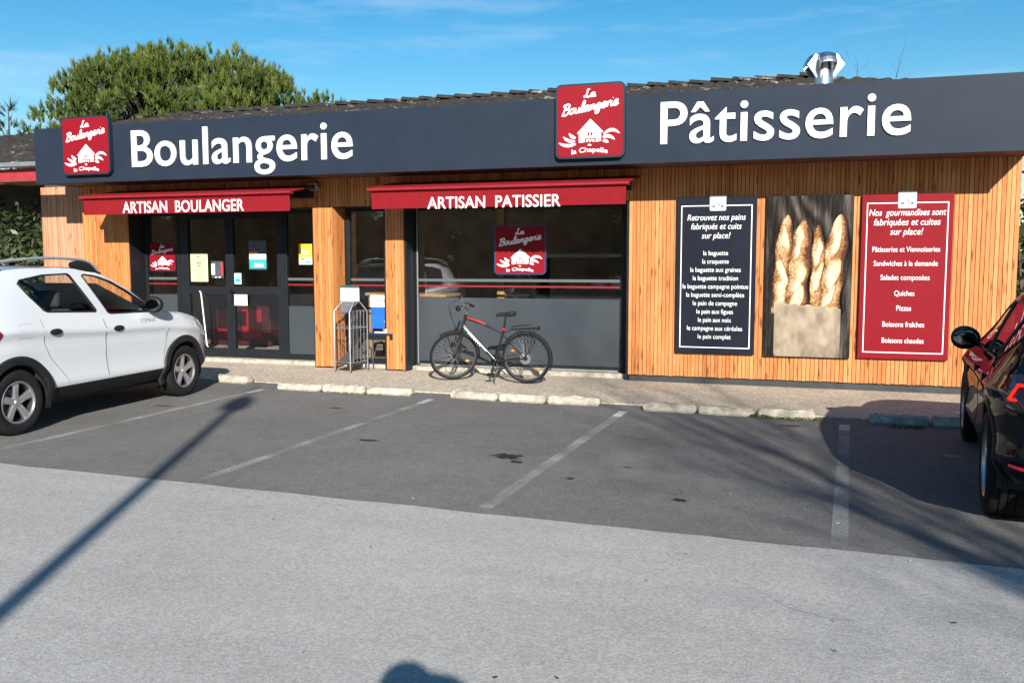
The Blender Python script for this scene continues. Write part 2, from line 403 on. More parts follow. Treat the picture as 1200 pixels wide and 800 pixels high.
def branch(mb, p, d, length, rad, depth, rg, gravity=.06, tips=None, sp=.55, n=5):
    pts = [p]; rs = [rad]; q = Vector(p); dd = Vector(d).normalized(); seg = 5
    for i in range(seg):
        dd = (dd + Vector((rg.gauss(0, .10), rg.gauss(0, .10), rg.gauss(0, .06) + gravity))).normalized()
        q = q + dd * (length / seg); pts.append(q.copy()); rs.append(rad * (1 - .62 * (i + 1) / seg))
    mb.tube(pts, rs, n=max(3, n), cap=False)
    if tips is not None: tips.append((pts[-1], dd.copy()))
    if depth > 0:
        for i in range(rg.randint(3, 5)):
            k = rg.randint(1, seg); a = Vector((rg.gauss(0, 1), rg.gauss(0, 1), rg.gauss(.1, .7))).normalized()
            t = (Vector(pts[k]) - Vector(pts[k - 1])).normalized()
            branch(mb, Vector(pts[k]), (t * (1 - sp) + a * sp), length * rg.uniform(.5, .72), rs[k] * .62, depth - 1, rg, gravity, tips, sp, n - 1)

# ------------------------------------------------------------------ ground
def sheet(name, poly, z, m, kind='structure'):
    me = bpy.data.meshes.new(name); zz = z if callable(z) else (lambda x, y: z)
    me.from_pydata([(x, y, zz(x, y)) for x, y in poly], [], [tuple(range(len(poly)))]); me.materials.append(m)
    return tag(link(name, me), kind=kind)
sheet('ground', [(-500, -500), (500, -500), (500, 700), (-500, 700)], -.012, M['earth'])
edgeY = lambda x: 5.425 - .0413 * (x - .2)
road_pts = [(x * 1.0, edgeY(x) + .02) for x in range(40, -61, -1)]
sheet('road', [(-60, -18), (40, -18)] + road_pts, -.004, M['road'])
edge = [(x * .25, edgeY(x * .25) + .004 * math.sin(x * 1.7) + rnd.gauss(0, .006)) for x in range(-120, 49)]
sheet('car_park_asphalt', edge + [(12, 12.6), (-30, 12.6)], 0.0, M['asphalt'])
pavY = lambda x: 10.18 - .078 * (x + 1.5)
pav = MB(); xs = [-12.5 + .5 * i for i in range(34)]
pav.v = []; rows_ = []
for x in xs:
    y0 = pavY(x) + .01 * rnd.gauss(0, 1); zt = .045 - .003 * (x + 5)
    pav.v += [(x, y0, -.02), (x, y0 + .01, .012), (x, y0 + .5, zt * .75), (x, 12.9, zt + .012)]
for i in range(len(xs) - 1):
    for j in range(3): pav.f.append((i * 4 + j, (i + 1) * 4 + j, (i + 1) * 4 + j + 1, i * 4 + j + 1)); pav.mi.append(0)
tag(pav.build('pavement', M['paving'], smooth=40), kind='structure')

def line_mat(name, col, lo, hi):
    """worn paint: transparent where rubbed off"""
    m = bpy.data.materials.new(name); m.use_nodes = True
    T = NT(m); T.b.inputs['Base Color'].default_value = (*col, 1); T.b.inputs['Roughness'].default_value = .8
    tc = T.n('ShaderNodeTexCoord'); nz = T.n('ShaderNodeTexNoise', Scale=60, Detail=6, Roughness=.75); T.l(tc.outputs['Object'], nz.inputs['Vector'])
    n2 = T.n('ShaderNodeTexNoise', Scale=2.2, Detail=3); T.l(tc.outputs['Object'], n2.inputs['Vector'])
    ad = T.n('ShaderNodeMath', operation='ADD'); T.l(nz.outputs[0], ad.inputs[0]); T.l(n2.outputs[0], ad.inputs[1])
    mr = T.n('ShaderNodeMapRange'); mr.inputs['From Min'].default_value = .8; mr.inputs['From Max'].default_value = 1.2
    mr.inputs['To Min'].default_value = lo; mr.inputs['To Max'].default_value = hi; T.l(ad.outputs[0], mr.inputs[0])
    T.l(mr.outputs[0], T.b.inputs['Alpha'])
    return m
M['line'] = line_mat('worn_paint', (.42, .42, .40), .02, .62)
M['line_fresh'] = line_mat('paint_end', (.58, .58, .55), .45, 1.0)
M['stain'] = line_mat('oil_stain', (.012, .012, .013), .35, 1.1)
def pline(x0, y0, x1, y1, wd=.10):
    p, q = Vector((x0, y0)), Vector((x1, y1)); n = (q - p).orthogonal().normalized() * wd / 2
    e = p + (q - p).normalized() * .34
    sheet('parking_line', [tuple(e + n), tuple(e - n), tuple(q - n), tuple(q + n)], .004, M['line'])
    sheet('parking_line_end', [tuple(p + n), tuple(p - n), tuple(e - n), tuple(e + n)], .004, M['line_fresh'])
pline(-4.21, 9.92, -4.34, 5.72); pline(-1.83, 9.76, -2.0, 5.62); pline(-6.64, 10.05, -6.76, 5.85); pline(.47, 9.62, .26, 5.5)
def blotch(cx, cy, rx, ry, seed):
    g = random.Random(seed); n = 22
    sheet('oil_stain', [(cx + math.cos(2 * math.pi * i / n) * rx * g.uniform(.45, 1.15), cy + math.sin(2 * math.pi * i / n) * ry * g.uniform(.45, 1.15)) for i in range(n)], .004, M['stain'])
blotch(-2.35, 7.19, .16, .14, 1); blotch(-2.22, 7.02, .07, .05, 2); blotch(-3.8, 7.46, .12, .04, 3); blotch(-.76, 6.22, .06, .05, 4)
blotch(-1.65, 6.6, .035, .04, 5); blotch(-1.3, 7.1, .05, .02, 6); blotch(-7.0, 8.55, .16, .05, 8); blotch(-.05, 9.4, .14, .05, 9); blotch(-5.0, 9.0, .10, .04, 12)

# litter: dark leaf scraps and pale grit on the ground
g = np.random.default_rng(5); n = 190
px_ = np.concatenate([g.uniform(-7, 2, n)]); py_ = g.uniform(2.6, 10, n) ** 1.0
ok = (px_ > -.78 * py_ - .5) & (px_ < .26 * py_ + .2); px_, py_ = px_[ok], py_[ok]; n = len(px_)
sz = g.uniform(.004, .017, n); a = g.uniform(0, 6.28, n)
V = []
for i in range(n):
    for k in range(4):
        t = a[i] + k * 1.571; rr = sz[i] * (1 if k % 2 == 0 else g.uniform(.3, .7)); V.append((px_[i] + rr * math.cos(t), py_[i] + rr * math.sin(t), .006 + .006 * g.random()))
o = np_mesh('leaf_litter', np.array(V), np.arange(4 * n), 4, [mat('leaf_scrap', (.035, .022, .014), .8), mat('pale_grit', (.4, .39, .36), .8)])
o.data.polygons.foreach_set('material_index', (g.random(n) > .55).astype(np.int32)); tag(o, kind='stuff')

cg = random.Random(77)
def crack(x, y, a, L):
    mb = MB(); p = Vector((x, y)); pts = [p.copy()]
    while L > 0:
        st_ = cg.uniform(.05, .14); a += cg.gauss(0, .35); p = p + Vector((math.cos(a), math.sin(a))) * st_; pts.append(p.copy()); L -= st_
    n = len(pts)
    for i, q in enumerate(pts):
        t_ = (pts[min(i + 1, n - 1)] - pts[max(i - 1, 0)]).normalized(); nn = Vector((-t_.y, t_.x)) * (.0022 * (1 - abs(2 * i / (n - 1) - 1)) + .0008) * cg.uniform(.6, 1.4)
        mb.v += [(q.x + nn.x, q.y + nn.y, .004), (q.x - nn.x, q.y - nn.y, .004)]
        if i: k = 2 * i; mb.f.append((k - 2, k - 1, k + 1, k)); mb.mi.append(0)
    tag(mb.build('road_crack', M['crack']), kind='structure')
M['crack'] = line_mat('road_crack', (.07, .068, .065), .1, .9)
for args in ((.4, 4.3, 3.0, .9), (-4.0, 4.9, -.2, 1.2), (-5.3, 7.5, .8, 1.2), (-.9, 8.1, .2, 1.3)): crack(*args)
# kerb blocks
KB = [(247, 447, 288, 450, 'short whitish kerb block beside the front wheel of the white car'),
      (323, 456, 374, 459, 'leftmost of the three worn kerb blocks in front of the wire newspaper rack'),
      (376, 459, 426, 462, 'middle one of the three worn kerb blocks in front of the wire newspaper rack'),
      (428, 462, 482, 464, 'rightmost of the three worn kerb blocks in front of the wire newspaper rack'),
      (526, 466, 581, 470, 'leftmost of the three worn kerb blocks in front of the bicycle'),
      (583, 470, 638, 473, 'middle one of the three worn kerb blocks in front of the bicycle'),
      (640, 473, 702, 476, 'rightmost of the three worn kerb blocks in front of the bicycle'),
      (752, 481, 815, 485, 'leftmost of the three kerb blocks below the slate bread list'),
      (817, 485, 885, 489, 'middle one of the three kerb blocks below the slate bread list and baguette picture'),
      (887, 489, 956, 492, 'mossy right hand one of the three kerb blocks below the baguette picture'),
      (1018, 496, 1090, 500, 'shaded kerb block in the dark car shadow, left of the pair'),
      (1092, 500, 1165, 504, 'shaded kerb block nearest the dark car front wheel')]
def gpt(px, py):
    v = _R * ((px - 600) / FPX) + _D * ((py - 400) / FPX) + _f; t = -CAM_H / v.z
    return Vector((v.x * t, v.y * t, 0))
for i, (ax, ay, bx_, by_, lab) in enumerate(KB):
    p, q = gpt(ax, ay), gpt(bx_, by_); L = (q - p).length; g2 = random.Random(i)
    bm = bmesh.new(); bmesh.ops.create_cube(bm, size=1); h = .085 + g2.uniform(-.01, .008); D_ = .18
    for v in bm.verts:
        v.co = (v.co.x * (L - .012), v.co.y * D_ * (1 - .25 * (v.co.z + .5)) + .02 * (v.co.z + .5), (v.co.z + .5) * h)
    bmesh.ops.bevel(bm, geom=bm.edges[:], offset=.016, segments=2, affect='EDGES')
    bmesh.ops.subdivide_edges(bm, edges=[e for e in bm.edges if e.calc_length() > .1], cuts=9, use_grid_fill=True)
    for v in bm.verts:
        if v.co.z > .02: v.co += Vector((g2.gauss(0, .003), g2.gauss(0, .004), g2.gauss(0, .003)))
    d2 = (q - p).normalized(); mid = (p + q) / 2 + Vector((-d2.y, d2.x, 0)) * D_ / 2
    mtx = Matrix.Translation(mid) @ Matrix.Rotation(math.atan2(d2.y, d2.x) + g2.uniform(-.012, .012), 4, 'Z')
    mb = MB().bm(bm, 0, mtx)
    tag(mb.build('kerb_block', M['kerb'], smooth=45), lab, 'kerb block', 'kerb blocks along the pavement edge')
    ob = COL.objects[-1]
# moss along a few kerbs
mv = leaf_cloud([(.0, 9.76, .012, .32, .03, .02), (-.38, 9.80, .01, .12, .03, .03), (-5.3, 10.02, .008, .5, .02, .012), (1.05, 9.62, .01, .18, .03, .02)], 900, .012, 3)
tag(np_mesh('moss', mv[0], mv[1], 4, M['moss'], tone=mv[2]), kind='stuff')

# ------------------------------------------------------------------ bakery building
PY = 12.0; GY = 12.36
bak = thing('bakery_building', (-4.9, 12, 0), 'single storey bakery clad in orange timber battens with a dark tiled roof', 'building')
PITCH_B = .05
def cladding(name, x0, x1, z0, z1, y, m, parent=bak, depth=.024, back=True):
    mb = MB(); i0 = math.floor((x0 + y) / PITCH_B)
    i = i0
    while i * PITCH_B - y < x1:
        a = max(x0, i * PITCH_B - y + .002); b = min(x1, (i + 1) * PITCH_B - y - .004)
        if b - a > .008:
            j = rnd.uniform(-.0025, .0025); mb.box(a, b, y + j, y + depth, z0 + rnd.uniform(-.004, .004), z1, 0)
        i += 1
    if back: mb.box(x0, x1, y + depth + .002, y + .06, z0 + .012, z1 - .004, 1)
    return mb.build(name, [m, M['wood_back']], parent)
def cladding_y(name, y0, y1, z0, z1, x, side, m, parent=bak):
    """battens on a return face at x, looking towards +x (side=1) or -x"""
    mb = MB(); i = math.floor((x + y0) / PITCH_B)
    while i * PITCH_B - x < y1:
        a = max(y0, i * PITCH_B - x + .002); b = min(y1, (i + 1) * PITCH_B - x - .004)
        if b - a > .008: mb.box(min(x, x - side * .024), max(x, x - side * .024), a, b, z0, z1, 0)
        i += 1
    mb.box(min(x - side * .026, x - side * .05), max(x - side * .026, x - side * .05), y0, y1, z0, z1, 1)
    return mb.build(name, [m, M['wood_back']], parent)
ZB = .12; ZH = 2.47; ZS = 2.92
cladding('timber_wall', -2.2, 2.45, ZB + .01, ZS, PY, M['wood'])
cladding('timber_band', -10.38, -2.203, ZH, ZS, PY, M['wood'])
cladding('timber_pier', -11.27, -10.38, .08, ZS, PY, M['wood'])
cladding('timber_wall', -12.42, -11.20, .08, ZS, 12.3, M['wood_pale'])
cladding('timber_pillar', -6.99, -6.66, .075, ZH - .004, PY, M['wood']); cladding_y('timber_pillar_side', PY + .03, GY, .075, ZH - .004, -6.655, 1, M['wood'])
cladding('timber_pillar', -5.81, -5.51, .07, ZH - .004, PY, M['wood'])
cladding_y('timber_wall_side', PY + .026, 17, .05, ZS, 2.455, 1, M['wood'])
st = MB()
st.box(-12.40, -11.18, 12.37, 12.6, 0, 3.6); st.box(-11.24, -10.40, 12.07, 12.6, 0, 3.6)          # solid cores behind the battens
st.box(-2.17, 2.40, 12.07, 12.32, 0.02, 3.6); st.box(-10.40, -2.17, 12.07, 12.32, ZH + .02, 3.6)
st.box(-12.40, -12.2, 12.6, 19, 0, 3.6); st.box(2.2, 2.40, 12.32, 19, 0, 3.6); st.box(-12.2, 2.2, 18.8, 19, 0, 3.6)
st.build('wall', M['dark_wall'], bak)
for jx in ((-10.41, -10.375, 12.03, GY + .1), (-5.512, -5.478, 12.03, GY + .06), (-2.235, -2.202, 12.03, GY + .06), (-5.84, -5.812, 12.03, GY + .06), (-7.02, -6.995, 12.03, GY + .06), (-6.99, -6.70, 12.065, GY + .06), (-5.80, -5.52, 12.065, GY + .06)):
    MB().box(*jx, .055, ZH - .013).build('jamb', M['frame'], bak)
MB().box(-10.37, -2.205, 12.03, 12.32, ZH - .012, ZH + .016).build('lintel', M['frame'], bak)
MB().box(-2.19, 2.44, 12.035, 12.06, -.01, ZB + .008).build('plinth', M['plinth'], bak)
MB().box(-12.42, 2.45, 11.30, 11.995, 2.925, 2.95).build('soffit', M['soffit'], bak)
sl = MB(); sl.box(-10.37, -6.995, 12.2, GY + .25, .0, .112); sl.box(-6.65, -5.82, 12.25, GY + .2, .0, .10); sl.box(-5.475, -2.24, 12.2, GY + .2, 0, .105)
sl.build('threshold', M['kerb'], bak)

# interior shell: floor, walls, ceiling
IN = MB(); IN.box(-12.1, 2.1, GY + .05, 18.7, .05, .104, 0); IN.box(-12.1, 2.1, 18.55, 18.7, .1, 2.8, 1)
IN.box(-12.1, -11.95, GY + .3, 18.6, .1, 2.8, 1); IN.box(-1.5, -1.38, GY + .1, 18.6, .1, 2.8, 1); IN.box(-12.1, 2.1, 12.45, 18.7, 2.72, 2.80, 2)
IN.build('interior', [mat('shop_floor', (.52, .44, .37), .35, var=(3, .3)), mat('interior_wall', (.58, .46, .36), .8, var=(2, .3)), mat('ceiling', (.65, .61, .56), .9)], bak)

# tiled roof
def tile_mat():
    m = bpy.data.materials.new('roof_tiles'); m.use_nodes = True
    T = NT(m); b = T.b; b.inputs['Roughness'].default_value = .9
    tc = T.n('ShaderNodeTexCoord')
    n1 = T.n('ShaderNodeTexNoise', Scale=6, Detail=6, Roughness=.7); T.l(tc.outputs['Object'], n1.inputs['Vector'])
    n2 = T.n('ShaderNodeTexNoise', Scale=2.6, Detail=5, Roughness=.75); T.l(tc.outputs['Object'], n2.inputs['Vector'])
    rp = T.n('ShaderNodeValToRGB'); e = rp.color_ramp.elements; e[0].position = .35; e[0].color = (.006, .0055, .005, 1); e[1].position = .75; e[1].color = (.040, .032, .027, 1)
    T.l(n1.outputs[0], rp.inputs[0])
    r2 = T.n('ShaderNodeValToRGB'); r2.color_ramp.elements[0].position = .57; r2.color_ramp.elements[1].position = .70; T.l(n2.outputs[0], r2.inputs[0])
    mx = T.n('ShaderNodeMixRGB'); mx.inputs[2].default_value = (.30, .28, .25, 1); T.l(r2.outputs[0], mx.inputs[0]); T.l(rp.outputs[0], mx.inputs[1])
    T.l(mx.outputs[0], b.inputs['Base Color'])
    return m
M['tile'] = tile_mat()
def tiles(name, x0, x1, ya, za, yb, zb_, parent, clip=None, period=.21, course=.33):
    mb = MB(); nx = int((x1 - x0) / period * 8); Ls = math.hypot(yb - ya, zb_ - za); nc = max(2, int(Ls / course))
    xs_ = np.linspace(x0, x1, nx + 1); wave = .028 * np.abs(np.sin(np.pi * xs_ / period)) ** 1.3
    for c in range(nc):
        jj = [rnd.gauss(0, .006) for _ in range(nx // 8 + 2)]
        o = len(mb.v)
        for (t, lift) in ((c / nc, .0), (c / nc, .038), ((c + 1.08) / nc, .006)):
            for i, x in enumerate(xs_):
                y = ya + (yb - ya) * t; z = za + (zb_ - za) * t + lift + wave[i] + (jj[i // 8] if lift > .02 else 0)
                if clip: z = min(z, clip(x, y) + wave[i])
                mb.v.append((x, y, z))
        m_ = nx + 1
        for r_ in range(2):
            for i in range(nx): mb.f.append((o + r_ * m_ + i, o + r_ * m_ + i + 1, o + (r_ + 1) * m_ + i + 1, o + (r_ + 1) * m_ + i)); mb.mi.append(0)
    return mb.build(name, M['tile'], parent, fix=False)
RY, RZ = 16.0, 4.66
hip = lambda x, y: RZ - .27 * max(0, x - .05) if x > -6 else RZ - .27 * max(0, -12.6 - x)
roof = tiles('roof', -13.2, 2.6, 11.75, 3.55, RY, RZ, bak, hip)
tiles('roof_back', -13.2, 2.6, 20.2, 3.55, RY, RZ, bak, hip)
rc = MB(); x = -12.7
while x < 0.0:
    for seg in range(1):
        L = .42; r0, r1 = .125, .10
        o = len(rc.v); tl = rnd.gauss(0, .008)
        for (xx, r_, dz) in ((x, r0, .055 + tl), (x + L, r1, .02 + tl), (x + L, r1 - .02, .02 + tl), (x, r0 - .02, .055 + tl)):
            for k in range(9):
                a = math.pi * k / 8; rc.v.append((xx, RY + r_ * math.cos(a) * 1.15, RZ + dz + r_ * math.sin(a) * .62 - .015))
        for q in range(4):
            for k in range(8):
                q2 = (q + 1) % 4; rc.f.append((o + q * 9 + k, o + q * 9 + k + 1, o + q2 * 9 + k + 1, o + q2 * 9 + k)); rc.mi.append(0)
    x += .36
rc.build('ridge_tiles', M['tile'], roof, smooth=40)
# flue with its four-way cowl
cx_, cz0 = at(965, 99, 13.5)
fl = MB(); fl.lathe([(.118, 3.5), (.118, cz0 + .10), (.125, cz0 + .10), (.125, cz0 + .115), (.118, cz0 + .115), (.112, cz0 + .20), (.095, cz0 + .34)], (cx_, 13.5, 0), n=28)
flue = fl.build('flue', M['chrome'], roof, smooth=35)
cw = MB()
for k in range(4):                                   # four folded hoods round the pipe, open below
    a = R(-90 + 14 + 90 * k); c, s_ = math.cos(a), math.sin(a)
    def P(u, v, z): return (cx_ + c * u - s_ * v, 13.5 + s_ * u + c * v, cz0 + z)
    hw = .112
    prof = [(.04, .385), (.10, .41), (.155, .412), (.205, .385), (.245, .335), (.268, .285), (.275, .262)]
    kk = len(prof); outer = []
    for i, (u, z) in enumerate(prof):
        for q in range(7): b_ = (q - 3) / 3; outer.append(P(u - .022 * b_ * b_, hw * b_, z - .020 * b_ * b_))
    cw.add(outer, [(i * 7 + q, i * 7 + q + 1, (i + 1) * 7 + q + 1, (i + 1) * 7 + q) for i in range(kk - 1) for q in range(6)])
    cw.add([P(.03, -hw, .365), P(.15, -hw, .39), P(.255, -hw, .245), P(.115, -hw * .75, .07)], [(0, 1, 2, 3)])
    cw.add([P(.03, hw, .365), P(.15, hw, .39), P(.255, hw, .245), P(.115, hw * .75, .07)], [(0, 3, 2, 1)])
    cw.add([P(.04, -hw * .7, .10), P(.04, hw * .7, .10), P(.10, hw * .8, .36), P(.10, -hw * .8, .36)], [(0, 1, 2, 3)], 1)  # black back plate, paints in the shade of the open hood
cw.build('cowl', [M['chrome'], M['black']], flue, fix=False)

# windows and doors
def glazed(name, x0, x1, z0, z1, y, fw=.05, film=None, stripes=True, parent=bak, rails=(), fr=(.05, .05, .05, .05)):
    l, r_, b_, t_ = fr
    F = MB(); F.box(x0, x0 + l, y - .03, y + .05, z0, z1, ch=.004); F.box(x1 - r_, x1, y - .03, y + .05, z0, z1, ch=.004)
    F.box(x0 + l + .001, x1 - r_ - .001, y - .027, y + .047, z0, z0 + b_, ch=.004); F.box(x0 + l + .001, x1 - r_ - .001, y - .027, y + .047, z1 - t_, z1, ch=.004)
    for a, c in rails: F.box(x0 + l + .001, x1 - r_ - .001, y - .025, y + .045, a, c, ch=.004)
    f = F.build(name, M['frame'], parent)
    gx0, gx1, gz0, gz1 = x0 + l + .001, x1 - r_ - .001, z0 + b_ + .001, z1 - t_ - .001
    cuts = [gz0] + [q for a, c in rails for q in (a - .001, c + .001)] + [gz1]
    for i in range(0, len(cuts), 2):
        MB().box(gx0, gx1, y + .004, y + .010, cuts[i], cuts[i + 1]).build('pane', M['glass'], f)
    if film: MB().box(gx0 + .002, gx1 - .03, y + .0015, y + .0032, gz0 + .004, film).build('film', M['film'], f)
    if stripes:
        MB().box(gx0, gx1 - .03, y + .0015, y + .003, 1.362, 1.402).build('stripe', M['stripe_grey'], f)
        MB().box(gx0, gx1 - .03, y + .0015, y + .003, 1.282, 1.308).build('stripe', M['stripe_red'], f)
    return f
wbig = glazed('window', -5.475, -2.24, .11, 2.46, GY, film=1.125, fr=(.03, .12, .06, .05))
MB().box(-5.445, -5.425, GY - .036, GY - .031, .13, 2.44).build('glazing_bead', M['alu'], wbig)
MB().box(-5.40, -2.40, GY - .06, GY - .034, .112, .135).build('sill', M['alu'], wbig)
glazed('window', -6.63, -5.845, .105, 2.46, GY, film=None, fr=(.07, .05, .06, .05))
glazed('side_window', -10.372, -9.70, .115, 2.46, GY + .04, film=1.12, fr=(.04, .05, .08, .06))
glazed('side_window', -7.74, -6.998, .115, 2.46, GY + .04, film=.96, fr=(.05, .03, .08, .06))
dl = glazed('door', -9.69, -8.755, .115, 2.46, GY + .04, stripes=False, rails=((1.13, 1.26),), fr=(.17, .06, .14, .12))
dr = glazed('door', -8.75, -7.745, .115, 2.46, GY + .04, stripes=False, rails=((1.13, 1.26),), fr=(.08, .12, .14, .12))
hd = MB(); hd.box(-8.735, -8.70, GY - .02, GY + .01, 1.02, 1.25, ch=.004); hd.tube([(-8.717, GY - .015, 1.2), (-8.717, GY - .06, 1.2), (-8.62, GY - .065, 1.2)], .010)
hd.build('handle', M['black'], dr)
MB().tube([(-9.29, GY - .03, 1.18), (-9.25, GY - .05, 1.15), (-9.16, GY - .06, .30), (-9.16, GY - .03, .28)], .011, n=10).build('handle', M['white'], dl)

# ------------------------------------------------------------------ sign band
FY = 11.2
def atF(px, py, Y=FY): return at(px, py, Y)
band = thing('sign_band', (-4.5, FY, 2.86), 'long dark slate sign band above the shopfront reading Boulangerie Pâtisserie', 'shop sign')
FX0, FX1, FZ0, FZ1 = -11.39, 2.47, 2.862, 3.708
pb = MB()
pb.box(FX0, FX1, FY, FY + .05, FZ0, FZ1, ch=.004)
pb.box(FX0 + .01, FX1 - .01, FY + .052, FY + .10, FZ0 + .03, FZ1 - .03); pb.box(FX0 + .02, FX1 - .02, FY + .05, 11.9, FZ1 - .045, FZ1 - .01)
pb.box(FX0, FX0 + .04, FY + .052, 12.3, FZ0 + .02, FZ1 - .012); pb.box(FX1 - .04, FX1, FY + .052, 12.0, FZ0 + .02, FZ1 - .012)
pb.build('panel', M['slate'], band)
MB().box(FX0 + .05, FX1 - .05, FY + .105, 12.0, 2.885, 2.915).build('underside', M['soffit'], band)
def word(body, p0, p1, capz, name='lettering'):
    (x0, z0), (x1, z1) = atF(*p0), atF(*p1); zc = atF(*capz)[1]; zb = (z0 + z1) / 2
    mb = MB(); text_into(mb, body, x0, x1, zb, zc - zb, FY - .002, d=.022, offset=.008, space=1.03)
    return mb.build(name, M['white'], band)
word('Boulangerie', (156, 194), (414, 187), (156, 154)); word('Pâtisserie', (774, 169), (1067, 157), (774, 121))

# ------------------------------------------------------------------ logo signs
SCRIPT = {  # pen strokes, x-height 1
 'L': ([[(.62, 1.75), (.5, 1.95), (.3, 1.75), (.36, 1.2), (.25, .35), (.02, .02), (.0, .25), (.3, .18), (.62, -.02), (.95, .12)]], 1.0),
 'B': ([[(.05, 1.55), (.15, 1.85), (.34, 1.7), (.28, .8), (.12, -.05)], [(.2, 1.7), (.6, 1.95), (.98, 1.7), (.85, 1.2), (.42, 1.02), (.92, .95), (1.05, .5), (.75, .05), (.35, .02), (.2, .2)]], 1.15),
 'o': ([[(.55, .95), (.2, .85), (.08, .4), (.3, .03), (.62, .25), (.68, .7), (.5, .97), (.75, .85), (.95, .92)]], .86),
 'u': ([[(.05, .95), (.08, .35), (.22, .03), (.5, .2), (.68, .95)], [(.68, .95), (.62, .3), (.75, .02), (.98, .2)]], .92),
 'l': ([[(.0, .15), (.35, 1.1), (.42, 1.8), (.25, 1.9), (.14, 1.2), (.14, .3), (.3, .02), (.52, .2)]], .5),
 'a': ([[(.68, .85), (.4, .98), (.1, .6), (.12, .15), (.35, .05), (.65, .7), (.7, .95)], [(.7, .95), (.62, .3), (.75, .02), (.98, .2)]], .92),
 'n': ([[(.02, .6), (.14, .95), (.16, .02)], [(.16, .35), (.4, .92), (.62, .85), (.6, .25), (.72, .02), (.95, .2)]], .9),
 'g': ([[(.68, .85), (.4, .98), (.1, .6), (.12, .15), (.35, .05), (.65, .7), (.7, .95)], [(.7, .95), (.66, .1), (.55, -.6), (.25, -.75), (.15, -.45), (.55, -.05), (.95, .25)]], .9),
 'e': ([[(.08, .4), (.45, .55), (.56, .85), (.35, .98), (.1, .6), (.16, .12), (.42, .0), (.82, .28)]], .76),
 'r': ([[(.0, .5), (.16, .95), (.14, .02)], [(.14, .4), (.32, .85), (.55, .95), (.58, .78)]], .62),
 'i': ([[(.06, .95), (.08, .25), (.2, .02), (.45, .22)], [(.2, 1.36), (.24, 1.42)]], .44),
}
def script(mb, word_, x0, x1, zb, xh, Y, wt, slope=0, shear=.24, mi=0):
    tot = sum(SCRIPT[c][1] for c in word_); k = (x1 - x0) / tot; x = 0
    for ci, c in enumerate(word_):
        sts, adv = SCRIPT[c]
        for si, st_ in enumerate(sts):
            pts = [((x + px * 1.0 + pz * shear * xh / k) * k + x0, 0, pz * xh) for px, pz in st_]
            pts = [(p[0], Y - .0015 - .0004 * ((ci * 2 + si) % 4), zb + p[2] + slope * (p[0] - x0)) for p in pts]
            mb.tube(catmull(pts, 5), wt, n=6, mi=mi, flat=.10, up=Vector((0, 1, 0)).cross(Vector((0, 0, 1))) * 0 + Vector((0, 1, 0)))
        x += adv
